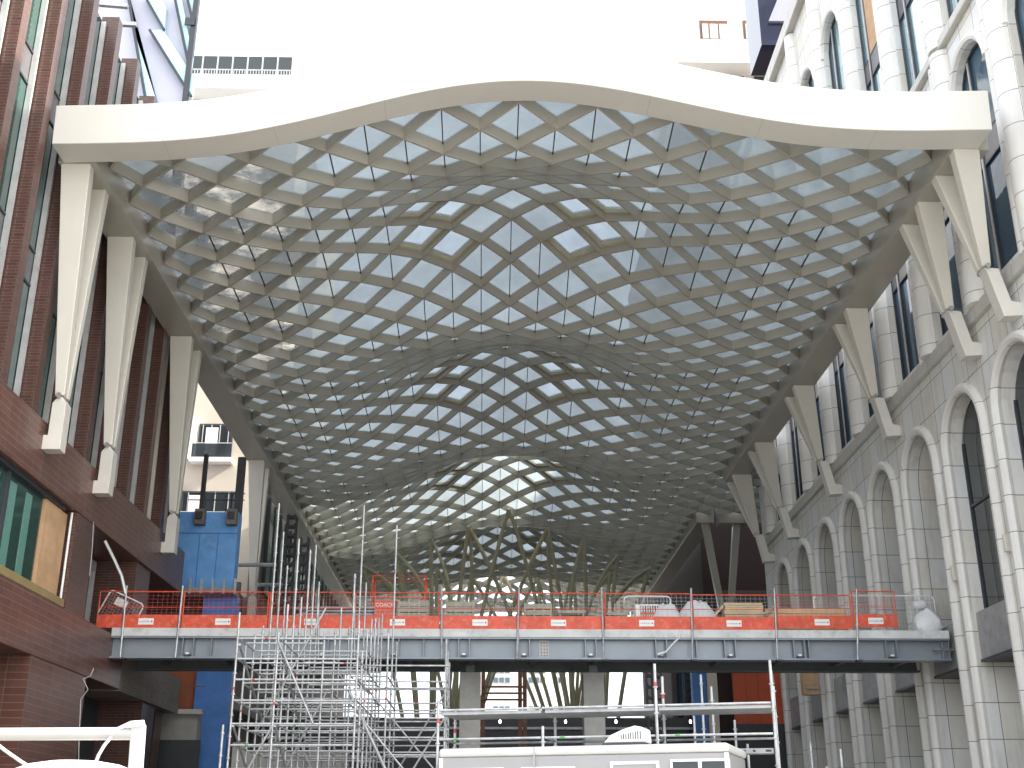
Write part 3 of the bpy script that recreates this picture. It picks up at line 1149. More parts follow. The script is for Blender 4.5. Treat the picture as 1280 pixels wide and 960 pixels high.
# pale board stack
a, b = bxp(905, 954, 38.8)
t = thing('board_stack', 'stack of pale timber boards behind the red barrier', 'timber', ((a + b) / 2, 39.2, DZ))
for i in range(12):
    MB().box(a + random.uniform(-.03, .03), b + random.uniform(-.05, .05), 38.6 + random.uniform(-.03, .03), 40.2, DZ + .08 + i * .075, DZ + .08 + i * .075 + .068).build('board', 'timber', t, bevel=.005)
MB().box(a + .1, a + .2, 38.6, 40.2, DZ, DZ + .078).build('bearer', 'timber', t); MB().box(b - .2, b - .1, 38.6, 40.2, DZ, DZ + .078).build('bearer', 'timber', t)
a2, _ = bxp(893, 900, 38.8)
MB().hexa([(a2 - .15, 38.7, DZ + .4), (a2 + .3, 38.7, DZ + .85), (a2 + .3, 40.0, DZ + .85), (a2 - .15, 40, DZ + .4), (a2 - .17, 38.7, DZ + .46), (a2 + .28, 38.7, DZ + .92), (a2 + .28, 40, DZ + .92), (a2 - .17, 40, DZ + .46)]).build('sloping_board', 'timber', t)
a, b = bxp(957, 1056, 38.8)
t = thing('beam_stack', 'long stack of pale timber formwork beams near the stone facade', 'timber', ((a + b) / 2, 39.2, DZ))
for i in range(5):
    for j in range(4):
        dx = random.uniform(-.12, .06)
        MB().box(a + dx, b + dx, 38.6 + j * .22, 38.78 + j * .22, DZ + .02 + i * .155, DZ + .02 + i * .155 + .147).build('beam', 'timber', t, bevel=.006)
# red frame on top of the beam stack end, dropped: stillage left
a, b = bxp(464, 531, 39.4)
t = thing('stillage_frame', 'red tubular steel stillage frame rising above the crates', 'frame', ((a + b) / 2, 39.8, DZ))
for y in (39.4, 40.3):
    MB().tube([(a, y, DZ), (a, y, DZ + HT(721, 39.4)), (b, y, DZ + HT(721, 39.4)), (b, y, DZ)], .03, 6).build('end_frame', 'red', t)
    MB().tube([(a, y, DZ + 1.25), (b, y, DZ + 1.25)], .025, 6).build('rail', 'red', t)
for x in (a, b):
    MB().tube([(x, 39.4, DZ + HT(721, 39.4)), (x, 40.3, DZ + HT(721, 39.4))], .025, 6).build('rail', 'red', t)
a, b = bxp(468, 494, 38.9)
t = thing('tool_chest', 'faded red steel chest with white letters below the stillage frame', 'chest', ((a + b) / 2, 39.1, DZ))
MB().box(a, b, 38.8, 39.35, DZ + .16, DZ + HT(751, 38.8)).build('body', 'red', t, bevel=.01)
for x in (a + .03, b - .1):
    MB().box(x, x + .07, 38.85, 39.3, DZ, DZ + .159).build('foot', 'steel_dark', t)
lettering('COACH', .17, 'label', t, Matrix.Translation(Vector(((a + b) / 2, 38.795, DZ + HT(757, 38.8))) - Vector(t['o'])) @ Matrix.Rotation(PI / 2, 4, 'X'))
# bundle of scaffold tubes
a, b = bxp(378, 472, 39.2)
t = thing('tube_stack', 'stack of galvanised scaffold tubes lying on the footbridge', 'tubes', ((a + b) / 2, 39.4, DZ))
for i in range(8):
    for j in range(6):
        dx = random.uniform(-.25, .25)
        MB().tube([(a + dx, 39.0 + j * .11, DZ + .06 + i * .11), (b + dx, 39.0 + j * .11, DZ + .06 + i * .11)], .048, 7).build('tube', 'galv' if (i + j) % 3 else 'galv_dull', t)
# white bags


def bag(cx, cy, z, w, d, h, seed, label, lean=0):
    rnd = random.Random(seed)
    mb = MB()
    nr, n = 9, 20
    ph = [rnd.uniform(0, 6) for _ in range(6)]
    vs, fs = [], []
    for i in range(nr):
        s = i / (nr - 1)
        prof = (.86 + .28 * math.sin(PI * min(1, s * 1.15 + .1))) * math.sqrt(max(.05, 1 - max(0, (s - .55) / .47) ** 2.2))
        for k in range(n):
            a = 2 * PI * k / n
            sq = (abs(math.cos(a)) ** 3 + abs(math.sin(a)) ** 3) ** (-1 / 3)
            r = prof * sq * (1 + .05 * math.sin(3 * a + ph[0] + s * 5) + .04 * math.sin(7 * a + ph[1] + s * 8))
            zz = h * s * (1 + .05 * math.sin(2 * a + ph[2]) * s + .03 * math.sin(5 * a + ph[3]) * s)
            vs.append((cx + w / 2 * r * math.cos(a) + lean * s, cy + d / 2 * r * math.sin(a), z + max(zz, 0)))
    for i in range(nr - 1):
        for k in range(n):
            a, b = i * n + k, i * n + (k + 1) % n
            fs.append((a, b, b + n, a + n))
    fs.append(tuple(range(n))[::-1])
    fs.append(tuple((nr - 1) * n + k for k in range(n)))
    t = thing('bulk_bag', label, 'bag', (cx, cy, z), 'white woven bulk bags')
    mb.add(vs, fs).build('sack', 'bag', t, smooth=True)
    for s in (-1, 1):
        p = Vector((cx + s * w * .24 + lean * .8, cy, z + h * .86))
        MB().tube([p + Vector((-.09, 0, 0)), p + Vector((-.03, 0, .12)), p + Vector((.04, 0, .13)), p + Vector((.1, 0, 0))], .018, 5).build('loop', 'bag', t)
    return t


p = at(834, 770, 38.9); bag(p.x, 38.95, DZ, .85, .8, HT(751, 38.6) * .96, 3, 'smaller creased white bulk bag left of the tall one')
p = at(872, 770, 38.9); bag(p.x, 38.95, DZ, 1.08, .95, HT(746, 38.5) * .96, 8, 'tall rounded white bulk bag in the right half of the footbridge')
p = at(1158, 770, 38.7); bag(p.x, 38.8, DZ, .8, .8, .82, 21, 'slumped white bulk bag beside the stone pier')
p = at(1148, 748, 38.9)
t = thing('sack_roll', 'white rolled sheet lying on the slumped bag beside the stone pier', 'roll', (p.x - .1, 38.5, DZ + .85))
MB().tube([(p.x - .32, 38.62, DZ + .93), (p.x + .05, 38.66, DZ + .98)], .13, 12).build('roll', 'bag', t, smooth=True)


def white_panel(x0, x1, z0, z1, y, label, tilt=0.0, plate=False):
    cx = (x0 + x1) / 2
    t = thing('mesh_fence_panel', label, 'fence panel', (cx, y, z0), 'white-framed mesh panels')
    w, h = (x1 - x0) / 2, z1 - z0
    ca, sa = math.cos(tilt), math.sin(tilt)
    q = lambda a, b: (cx + a * ca - b * sa, y, z0 + a * sa * 1 + b * ca)
    c = .12
    MB().tube([q(-w, 0), q(-w, h - c), q(-w + c * .3, h - c * .3), q(-w + c, h), q(w - c, h), q(w - c * .3, h - c * .3), q(w, h - c), q(w, 0)], .025, 6).build('frame', 'white', t)
    m = MB()
    nx = int(2 * w / .11)
    for i in range(1, nx):
        a = -w + 2 * w * i / nx
        m.bar(q(a, 0), q(a, h), .009)
    for i in range(1, 9):
        b = h * i / 9
        m.bar(q(-w, b), q(w, b), .009)
    m.build('wire_mesh', 'galv', t)
    if plate:
        MB().hexa([Vector(q(-.30, h * .55)) + Vector((0, -.03, 0)), Vector(q(.12, h * .55)) + Vector((0, -.03, 0)), Vector(q(.12, h * .55)) + Vector((0, -.012, 0)), Vector(q(-.3, h * .55)) + Vector((0, -.012, 0)),
                   Vector(q(-.30, h * .85)) + Vector((0, -.03, 0)), Vector(q(.12, h * .85)) + Vector((0, -.03, 0)), Vector(q(.12, h * .85)) + Vector((0, -.012, 0)), Vector(q(-.3, h * .85)) + Vector((0, -.012, 0))]).build('sign_plate', 'label', t)
    return t


a, b = bxp(120, 168, 38.6); white_panel(a, b, DZ + .32, DZ + 1.15, 38.6, 'tilted white-framed mesh panel leaning at the brick end of the footbridge', -.42, True)
a, b = bxp(781, 839, 40.0); white_panel(a, b, DZ, DZ + HT(745, 40), 40.0, 'upright white-framed mesh panel behind the smaller white bag')
a, b = bxp(1019, 1170, 39.4); white_panel(a, b, DZ, DZ + HT(743, 39.4), 39.4, 'long white-framed mesh panel beside the stone facade')
a, b = bxp(795, 801, 38.7)
t = thing('plastic_barrier', 'small white plastic barrier with a red stripe, left of the white bags', 'barrier', (a, 39, DZ))
MB().box(a, b, 38.75, 38.95, DZ, DZ + .95).build('post', 'white', t, bevel=.03)
m = MB()
for i in range(7):
    m.box(b + .05 + i * .08, b + .075 + i * .08, 38.82, 38.86, DZ + .02, DZ + .92)
m.build('bars', 'white', t)
MB().box(b, b + .62, 38.80, 38.818, DZ + .62, DZ + .69).build('stripe', 'red', t)
MB().box(b, b + .62, 38.82, 38.86, DZ + .921, DZ + .96).build('top_rail', 'white', t)
a, b = bxp(957, 972, 38.5)
tag(MB().hexa([(a, 38.5, DZ + .5), (b + .1, 38.5, DZ + 1.0), (b + .1, 38.55, DZ + 1.0), (a, 38.55, DZ + .5), (a, 38.5, DZ + .56), (b + .05, 38.5, DZ + 1.06), (b + .05, 38.55, DZ + 1.06), (a, 38.55, DZ + .56)]).build('leaning_plank', 'timber_grey'),
    'single grey plank leaning between the board stack and the timber beams', 'plank')


# ------------------------------------------------------------------ scaffolds
def rosette(mb, p, r=.052):
    mb.tube([(p[0], p[1], p[2] - .012), (p[0], p[1], p[2] + .012)], r, 6)


def scaffold(t, X, Y, tops, levels, lift, rnd, brace=True, X_lv=None):
    """system scaffold: standards on a grid, ledgers along x, transoms along y"""
    for j, y in enumerate(Y):
        for i, x in enumerate(X):
            zt = tops[j][i]
            if not zt:
                continue
            m = MB().tube([(x, y, 0), (x, y, zt)], .028, 8)
            z = .3
            while z < zt:
                rosette(m, (x, y, z))
                z += .5
            s = m.build('standard', 'galv', t)
            sub(s)
            if rnd.random() < .35:
                MB().tube([(x, y, zt * .72), (x, y, zt * .72 + .07)], .031, 8).build('mark', 'clip_red', s)
    for z in levels:
        for j, y in enumerate(Y):
            for i in range(len(X) - 1):
                if tops[j][i] and not tops[j][i + 1] and i + 2 < len(X) and tops[j][i + 2] and min(tops[j][i], tops[j][i + 2]) >= z:
                    MB().tube([(X[i] + .03, y, z), (X[i + 2] - .03, y, z)], .024, 7).build('ledger', 'galv', t)
                if tops[j][i] and tops[j][i + 1] and min(tops[j][i], tops[j][i + 1]) >= z and rnd.random() < .93:
                    zz = z + (.0 if j % 2 == 0 else .045)
                    m = MB().tube([(X[i] + .03, y, zz), (X[i + 1] - .03, y, zz)], .024, 7)
                    lo = m.build('ledger', 'galv', t)
                    if rnd.random() < .14:
                        sub(lo)
                        xx = rnd.uniform(X[i] + .3, X[i + 1] - .3)
                        MB().tube([(xx, y, zz), (xx + .08, y, zz)], .027, 7).build('mark', rnd.choice(['clip_red', 'clip_green']), lo)
        for i, x in enumerate(X):
            for j in range(len(Y) - 1):
                if tops[j][i] and tops[j + 1][i] and min(tops[j][i], tops[j + 1][i]) >= z and rnd.random() < .9:
                    MB().tube([(x, Y[j] + .03, z + .02), (x, Y[j + 1] - .03, z + .02)], .024, 7).build('transom', 'galv', t)


rnd = random.Random(4)
XA = [at(297, 800, 30).x, at(348, 800, 30).x, at(398, 800, 30).x, at(448, 800, 30).x]
YA = [30, 31.1, 32.2, 33.3, 34.4, 35.5, 36.6]
t = thing('scaffold_tower', 'dense galvanised scaffold tower standing left of centre in front of the footbridge', 'scaffold', (XA[0], 30, 0))
tops = [[6.8, 6.3, 0, 6.6], [6.2, 7.2, 6.5, 6.0], [6.6, 9.2, 0, 6.7], [7.0, 7.8, 6.9, 7.2], [10.8, 9.4, 7.7, 7.4], [10.2, 9.8, 0, 7.6], [9.4, 8.9, 7.5, 7.9]]
scaffold(t, XA, YA, tops, [.95, 1.5, 2.0, 2.55, 3.05, 3.6, 4.1, 4.65, 5.15, 5.65, 6.15], 1.0, rnd)
for (i, j, z, d) in ((0, 0, 2.05, 1), (1, 2, 3.1, 1), (1, 0, 4.1, -1), (0, 3, 4.1, 1), (1, 4, 2.05, -1), (1, 1, 5.1, 1)):
    x0, x1 = XA[i], XA[i + 1]
    if d < 0:
        x0, x1 = x1, x0
    MB().tube([(x0, YA[j] - .05, z), (x1, YA[j] - .05, z + 2.0)], .024, 7).build('brace', 'galv', t)
for x in XA[:2]:
    MB().tube([(x + .06, 30, 6.0), (x + .06, 34.8, 4.1)], .03, 7).build('brace', 'galv_dull', t)
    MB().tube([(x + .06, 30, 4.05), (x + .06, 34.8, 2.0)], .03, 7).build('brace', 'galv_dull', t)

XB = [XA[2] + .5, XA[2] + 1.5, at(556, 900, 33).x]
YB_ = [33.0, 34.6, 36.2]
t = thing('scaffold_tower', 'lower open scaffold with crossed braces between the dense tower and the long working platform', 'scaffold', (XB[0], 33, 0))
tops = [[8.4, 6.9, 6.6], [10.8, 10.2, 6.5], [8.8, 7.0, 6.4]]
scaffold(t, XB, YB_, tops, [1.0, 1.5, 2.0, 2.55, 3.0, 3.55, 4.0, 4.5, 5.0, 5.6], .5, rnd)
for (z, y) in ((2.3, 32.9), (3.2, 34.5)):
    MB().tube([(XB[0], y, z + 2.6), (XB[2], y, z - .3)], .026, 7).build('brace', 'galv', t)
    MB().tube([(XB[1], y - .06, z - .4), (XB[2], y - .06, z + 2.2)], .026, 7).build('brace', 'galv', t)
MB().tube([(XB[0], 32.8, 5.2), (XB[2] - .6, 32.8, 1.4)], .045, 8).build('raking_shore', 'galv_dull', t)
for z, y in ((5.85, 32.8), (5.3, 33.2), (4.75, 34.4), (4.2, 33.2), (3.7, 34.4), (3.2, 33.2), (2.7, 34.4)):
    MB().tube([(XA[3] - .4, y - .07, z), (XB[2] + .1, y - .07, z)], .024, 7).build('long_ledger', 'galv', t)
# a lone standard left of the tower
p = at(277, 930, 29)
t = thing('scaffold_pole', 'single free scaffold pole left of the dense tower, low in front of the blue wrap', 'pole', (p.x, 29, 0))
m = MB().tube([(p.x, 29, 0), (p.x, 29, at(277, 906, 29).z)], .03, 8)
for k in range(8):
    rosette(m, (p.x, 29, .3 + .5 * k))
m.build('standard', 'galv', t)

# long platform scaffold, turned a little
PL, PR = at(548, 889, 25.0), at(966, 878, 23.3)
pdir = Vector((PR.x - PL.x, PR.y - PL.y, 0))
plen = pdir.length
pdir.normalize()
pn = Vector((-pdir.y, pdir.x, 0))
t = thing('platform_scaffold', 'long scaffold working platform with steel decks above the site cabin', 'scaffold', (PL.x, PL.y, 0))
ZD = 3.93
bays = [0, plen * .325, plen * .665, plen]
def q(s, n_, z): 
    v = PL + pdir * s + pn * n_
    return Vector((v.x, v.y, z))
for bi, s in enumerate(bays):
    for n_ in (0, 1.25):
        zt = {0: 4.15, 1: 4.05, 2: 4.75, 3: 4.75}[bi] - (.1 if n_ else 0) - (.25 if (n_ and bi == 3) else 0)
        if bi == 1 and n_ == 0:
            zt = 3.6
        m = MB().tube([q(s, n_, 0), q(s, n_, zt)], .03, 8)
        z = .3
        while z < zt:
            rosette(m, q(s, n_, z))
            z += .5
        sd = m.build('standard', 'galv', t)
        sub(sd)
        if bi in (0, 2):
            MB().tube([q(s, n_, zt - .45), q(s, n_, zt - .36)], .033, 8).build('mark', 'clip_red', sd)
for bi in range(3):
    a, b = bays[bi] + .04, bays[bi + 1] - .04
    for n_ in (0, 1.25):
        for z in (ZD + .02, 3.38, 2.3):
            lo = MB().tube([q(a, n_, z), q(b, n_, z)], .024, 7).build('ledger', 'galv', t)
            if z == 3.38 and n_ == 0:
                sub(lo)
                MB().tube([q(a + .3, 0, z), q(a + .4, 0, z)], .028, 7).build('mark', 'clip_green', lo)
    dk = MB()
    for r_ in range(4):
        n0 = .05 + r_ * .3
        dk.hexa([q(a, n0, ZD - .07), q(b, n0, ZD - .07), q(b, n0 + .28, ZD - .07), q(a, n0 + .28, ZD - .07), q(a, n0, ZD - .01), q(b, n0, ZD - .01), q(b, n0 + .28, ZD - .01), q(a, n0 + .28, ZD - .01)])
    dk.build('deck', 'galv_dull', t)
    dk = MB().hexa([q(a + .05, 1.3, 3.1), q(b - .05, 1.3, 3.1), q(b - .05, 1.75, 3.1), q(a + .05, 1.75, 3.1), q(a + .05, 1.3, 3.2), q(b - .05, 1.3, 3.2), q(b - .05, 1.75, 3.2), q(a + .05, 1.75, 3.2)])
    low = dk.build('deck', 'galv_dull', t)
    sub(low)
    for i in range(8):
        s = a + .2 + (b - a - .4) * i / 7
        MB().hexa([q(s, 1.292, 3.13), q(s + .05 + .06 * (i % 2), 1.292, 3.13), q(s + .05 + .06 * (i % 2), 1.299, 3.13), q(s, 1.299, 3.13), q(s, 1.292, 3.17), q(s + .05 + .06 * (i % 2), 1.292, 3.17), q(s + .05 + .06 * (i % 2), 1.299, 3.17), q(s, 1.299, 3.17)]).build('slot', 'dark', low)
    MB().hexa([q((a + b) / 2, 1.29, 3.12), q((a + b) / 2 + .22, 1.29, 3.12), q((a + b) / 2 + .22, 1.299, 3.12), q((a + b) / 2, 1.299, 3.12), q((a + b) / 2, 1.29, 3.18), q((a + b) / 2 + .22, 1.29, 3.18), q((a + b) / 2 + .22, 1.299, 3.18), q((a + b) / 2, 1.299, 3.18)]).build('mark', 'clip_green', low)
for s in bays:
    for z in (ZD + .03, 3.4, 2.3):
        MB().tube([q(s, .03, z), q(s, 1.22, z)], .024, 7).build('transom', 'galv', t)
MB().tube([q(plen, .0, 4.65), q(plen, 1.25, 4.45)], .03, 7).build('end_rail', 'galv', t)

# loose scaffold behind the right end of the platform
XD = [at(885, 900, 27).x, at(925, 900, 27).x, at(1040, 930, 27).x]
t = thing('scaffold_tower', 'sparse scaffold with low blue-grey decks beside the right end of the cabin', 'scaffold', (XD[0], 27, 0))
tops = [[4.6, 3.4, 3.3], [5.0, 4.0, 3.0], [4.2, 3.5, 3.6]]
scaffold(t, XD, [26.4, 27.6, 28.8], tops, [1.2, 2.1, 2.75], 1, rnd)
MB().box(XD[0], XD[2], 26.5, 27.5, 2.55, 2.62).build('deck', 'galv_dull', t)
MB().box(XD[0], XD[2], 27.7, 28.7, 2.1, 2.17).build('deck', 'galv_dull', t)

# ------------------------------------------------------------------ site cabin
TL, TR = at(551, 936, 23.5), at(908, 925, 21.7)
tdir = Vector((TR.x - TL.x, TR.y - TL.y, 0))
tlen = tdir.length
tdir.normalize()
tn = Vector((-tdir.y, tdir.x, 0))
ZT = TL.z


def tq(s, n_, z):
    v = TL + tdir * s + tn * n_
    return Vector((v.x, v.y, z))


def tbox(s0, s1, n0, n1, z0, z1):
    return [tq(s0, n0, z0), tq(s1, n0, z0), tq(s1, n1, z0), tq(s0, n1, z0), tq(s0, n0, z1), tq(s1, n0, z1), tq(s1, n1, z1), tq(s0, n1, z1)]


t = thing('site_cabin', 'light grey flat-sided site cabin trailer with a white roof edge and air conditioner', 'cabin', (TL.x, TL.y, 0))
MB().hexa(tbox(0, tlen, 0, 2.3, .45, ZT - .16)).build('body', 'trailer', t, bevel=.03)
MB().hexa(tbox(-.03, tlen + .03, -.03, 2.33, ZT - .159, ZT)).build('roof', 'cabin_roof', t, bevel=.05)
MB().hexa(tbox(-.02, .05, -.025, .05, .45, ZT - .17)).build('corner_trim', 'white', t)
MB().hexa(tbox(tlen - .05, tlen + .02, -.025, .05, .45, ZT - .17)).build('corner_trim', 'white', t)
wpx = lambda px: (at(px, 945, 22.8).x - TL.x) / tdir.x
for (p0, p1, z0, z1, split, lit) in ((564, 630, ZT - 1.1, ZT - .36, True, True), (652, 718, ZT - .62, ZT - .36, True, False), (830, 897, ZT - .52, ZT - .27, True, False)):
    s0, s1 = wpx(p0), wpx(p1)
    f = MB()
    f.hexa(tbox(s0, s1, -.03, .02, z1 - .04, z1)); f.hexa(tbox(s0, s1, -.03, .02, z0, z0 + .04))
    f.hexa(tbox(s0, s0 + .04, -.03, .02, z0 + .04, z1 - .04)); f.hexa(tbox(s1 - .04, s1, -.03, .02, z0 + .04, z1 - .04))
    sm = (s0 + s1) / 2
    f.hexa(tbox(sm - .03, sm + .03, -.03, .02, z0 + .04, z1 - .04))
    w = f.build('window', 'white', t)
    sub(w)
    MB().hexa(tbox(s0 + .04, s1 - .04, -.012, .01, z0 + .04, z1 - .04)).build('pane', 'glass', w)
s0, s1 = wpx(760), wpx(817)
f = MB()
f.hexa(tbox(s0, s1, -.03, .01, ZT - .34, ZT - .29)); f.hexa(tbox(s0, s0 + .05, -.03, .01, .5, ZT - .34)); f.hexa(tbox(s1 - .05, s1, -.03, .01, .5, ZT - .34))
dr = f.build('door_frame', 'white', t)
sub(dr)
MB().hexa(tbox(s0 + .05, s1 - .05, -.012, .01, .5, ZT - .34)).build('door', 'trailer', dr)
MB().hexa(tbox(wpx(668), wpx(668) + .02, -.05, -.031, ZT - 1.6, ZT - .01)).build('cable', 'cable', t)
# wheels and drawbar below
for s in (tlen * .42, tlen * .58):
    c0, c1 = tq(s, .02, .36), tq(s, .25, .36)
    w = MB().tube([c0, c1], .36, 20).build('wheel', 'dark', t)
# roof air conditioner
ac = thing('air_conditioner', 'white vented air conditioner dome on the cabin roof', 'air conditioner', tuple(tq(wpx(770), .8, ZT)))
s0, s1 = wpx(746), wpx(796)
prof = [(s0, ZT + .06), (s1, ZT + .06), (s1 - .02, ZT + .33), (s1 - .18, ZT + .36), (s0 + .38, ZT + .30), (s0 + .14, ZT + .2)]
m = MB()
vs = [tq(a, .35, z) for a, z in prof] + [tq(a, 1.05, z) for a, z in prof]
nn = len(prof)
m.add(vs, [tuple(range(nn)), tuple(range(nn, 2 * nn))[::-1]] + [(i, nn + i, nn + (i + 1) % nn, (i + 1) % nn) for i in range(nn)])
sh = m.build('shroud', 'white', ac, bevel=.04)
MB().hexa(tbox(s0 - .01, s1 + .01, .33, 1.07, ZT + .002, ZT + .058)).build('base', 'frame_dark', ac)
for i in range(9):
    s = s1 - .08 - i * .045
    MB().hexa([tq(s, .344, ZT + .12), tq(s + .018, .344, ZT + .12), tq(s + .018, .352, ZT + .12), tq(s, .352, ZT + .12),
               tq(s, .344, ZT + .27 - .008 * i), tq(s + .018, .344, ZT + .27 - .008 * i), tq(s + .018, .352, ZT + .27 - .008 * i), tq(s, .352, ZT + .27 - .008 * i)]).build('vent_slot', 'dark', ac)

# ------------------------------------------------------------------ foreground: white pipe frame and tank
gr = thing('pipe_frame', 'white painted pipe goal frame with taped corner, low at the left', 'frame', (-3.4, 10, 0))
ga, gb = at(-60, 918, 10), at(177, 917, 10)
MB().tube([ga, gb], .05, 14).build('crossbar', 'white_dirty', gr, smooth=True)
MB().bar(gb + Vector((-.03, 0, .07)), (gb.x + .06, 10, 0), .10, .10).build('post', 'white_dirty', gr, bevel=.01)
MB().bar(ga, (ga.x - .05, 10, 0), .10, .10).build('post', 'white_dirty', gr, bevel=.01)
MB().tube([gb + Vector((-.22, -.03, .02)), gb + Vector((-.08, -.05, .075)), gb + Vector((.02, -.05, .085)), gb + Vector((.03, -.05, .07)), gb + Vector((-.1, -.055, .05))], [.012, .02, .018, .015, .01], 6).build('tape', 'white', gr)
c1 = [at(139, 921, 9.95), at(130, 932, 9.93), at(123, 944, 9.9), at(118, 957, 9.9), at(115, 980, 9.9)]
c2 = [at(-14, 922, 9.95), at(6, 938, 9.93), at(26, 952, 9.9), at(44, 963, 9.9), at(60, 985, 9.9)]
MB().tube(c1, .014, 7).build('cable', 'cable', gr, smooth=True)
MB().tube(c2, .014, 7).build('cable', 'cable', gr, smooth=True)
tc = at(80, 948, 10.6)
tk = thing('water_tank', 'white round-topped tank behind the white pipe frame', 'tank', (tc.x, 10.9, 0))
MB().lathe([(.62, 0), (.62, tc.z - .25), (.60, tc.z - .18), (.52, tc.z - .09), (.38, tc.z - .035), (.2, tc.z - .006), (.05, tc.z)], tc.x, 10.9, 40).build('body', 'white', tk, smooth=True)

# ------------------------------------------------------------------ left side beyond the brick building
bw = thing('wrapped_block', 'bright blue membrane-wrapped wall block behind the brick corner', 'building', (-11.4, 49, 0))
bxl, bxr = at(226, 650, 48).x, at(298, 650, 48).x
zt, zbm = at(260, 640, 48).z, at(260, 735, 48).z
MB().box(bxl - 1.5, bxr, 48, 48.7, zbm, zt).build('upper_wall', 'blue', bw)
for px in (248, 271):
    x = at(px, 690, 48).x
    MB().box(x - .015, x + .015, 47.985, 48, zbm, zt - .9).build('seam', 'blue_dark', bw)
MB().box(bxl - 1.5, bxr + .01, 47.98, 48, zt - .92, zt - .88).build('seam', 'blue_dark', bw)
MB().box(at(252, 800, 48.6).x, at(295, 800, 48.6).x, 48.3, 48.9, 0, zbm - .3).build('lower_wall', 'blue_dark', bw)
MB().box(bxl, bxr + .1, 47.6, 48.7, zbm - .25, zbm - .05).build('support_beam', 'concrete', bw)
for k in range(5):
    x = bxl + .7 + k * .45
    MB().box(x, x + .1, 47.55, 47.59, zbm - .3, zbm + .3).build('fixing', 'galv_dull', bw)
for px in (251, 291):
    x = at(px, 640, 47.8).x
    MB().box(x - .2, x + .2, 47.6, 47.98, zt - .6, zt + .04).build('clamp', 'concrete_dark', bw)
    MB().box(x - .13, x + .13, 47.5, 47.59, zt - .4, zt - .1).build('clamp_plate', 'steel_dark', bw)
# glass screen with dark posts on top
gs = thing('glass_balustrade', 'dark posts with a clear rail standing on top of the blue wrapped block', 'balustrade', (-11.4, 48.3, zt))
for px, wd, top in ((251, .14, 568), (297, .30, 572)):
    x = at(px, 640, 48.3).x
    MB().box(x - wd / 2, x + wd / 2, 48.2, 48.5, zt + .002, at(px, top, 48.3).z).build('post', 'steel_dark', gs)
for py in (617, 625):
    za = at(270, py, 48.9).z
    MB().tube([(bxl, 48.9, za), (bxr, 48.9, za)], .025, 6).build('rail', 'steel_dark', gs)
for px in (256, 283, 289):
    x = at(px, 630, 48.9).x
    MB().tube([(x, 48.9, zt), (x, 48.9, at(px, 617, 48.9).z)], .03, 6).build('baluster', 'steel_dark', gs)
# low parapet and red balcony beside the wrapped block
lb = thing('unfinished_wall', 'raw concrete wall stub with a red-lined opening beside the blue wrap, under the footbridge', 'wall', (-12.6, 48, 0))
MB().box(-15, at(252, 900, 48.2).x - .01, 47.6, 49, 0, at(235, 892, 48).z).build('wall_stub', 'concrete', lb)
MB().box(-15, at(252, 900, 48.2).x - .01, 48.6, 49, at(235, 892, 48).z, 8.4).build('red_lining', 'orange', lb)
zz = at(235, 890, 47.6).z
MB().box(-13.5, at(254, 900, 47.6).x, 47.3, 47.598, zz - .1, zz + .08).build('sill', 'white_dirty', lb)
m = MB()
for k in range(12):
    x = -13.3 + k * .16
    m.bar((x, 47.4, zz + .08), (x, 47.4, zz + .95), .015)
m.bar((-13.4, 47.4, zz + .95), (at(254, 900, 47.6).x, 47.4, zz + .95), .04)
m.build('railing', 'rust', lb)
MB().box(-15.5, -10.6, 49.3, 49.6, 8.41, 12.5).build('dark_backdrop', 'steel_dark', lb)  # dark backdrop added in place of the shade in the gap
MB().box(-14.5, at(250, 930, 47.5).x, 47.55, 47.595, 0, at(235, 925, 47.6).z).build('shade_sheet', 'dark', lb)  # near-black sheet on the wall front, standing in for a shaded opening

fb = thing('frame_building', 'half-built concrete and glass building along the left side behind the blue wrap', 'building', (-13, 66, 0))
MB().box(-13.3, -12.7, 66, 110, 0, 22).build('wall', 'concrete_dark', fb)
MB().box(-13.0, -12.7, 52.1, 65.99, 0, 13.2).build('lower_wall', 'concrete_dark', fb)
for y0 in range(67, 107, 4):
    w = MB()
    w.box(-12.69, -12.5, y0, y0 + .12, 14.4, 19.8)
    w.box(-12.69, -12.5, y0 + 3.7, y0 + 3.82, 14.4, 19.8)
    w.box(-12.69, -12.52, y0 + 1.9, y0 + 2.0, 14.4, 19.8)
    w.box(-12.69, -12.5, y0 + .121, y0 + 3.699, 14.3, 14.39)
    wn = w.build('window', 'frame_dark', fb)
    sub(wn)
    MB().box(-12.66, -12.58, y0 + .12, y0 + 3.7, 14.4, 19.8).build('pane', 'glass_pale', wn)
    MB().box(-12.65, -12.0, y0 - 13.2, y0 - 12.9, 11.6, 13.1).build('bracket', 'concrete_dark', fb)
MB().box(-12.69, -11.6, 52.2, 100, 7.0, 7.6).build('floor_edge', 'concrete', fb)
MB().box(-12.69, -11.7, 52.2, 100, 3.4, 3.9).build('floor_edge', 'concrete', fb)
for y0 in (54, 58, 62, 66, 70, 76, 82, 88):
    MB().box(-12.4, -11.9, y0, y0 + .5, 0, 6.99).build('column', 'concrete_dark', fb)
MB().tube([at(298, 706, 52), at(345, 706, 53)], .09, 8).build('stay_tube', 'galv_dull', fb)
MB().tube([at(322, 731, 52), at(352, 731, 54)], .08, 8).build('stay_tube', 'galv_dull', fb)


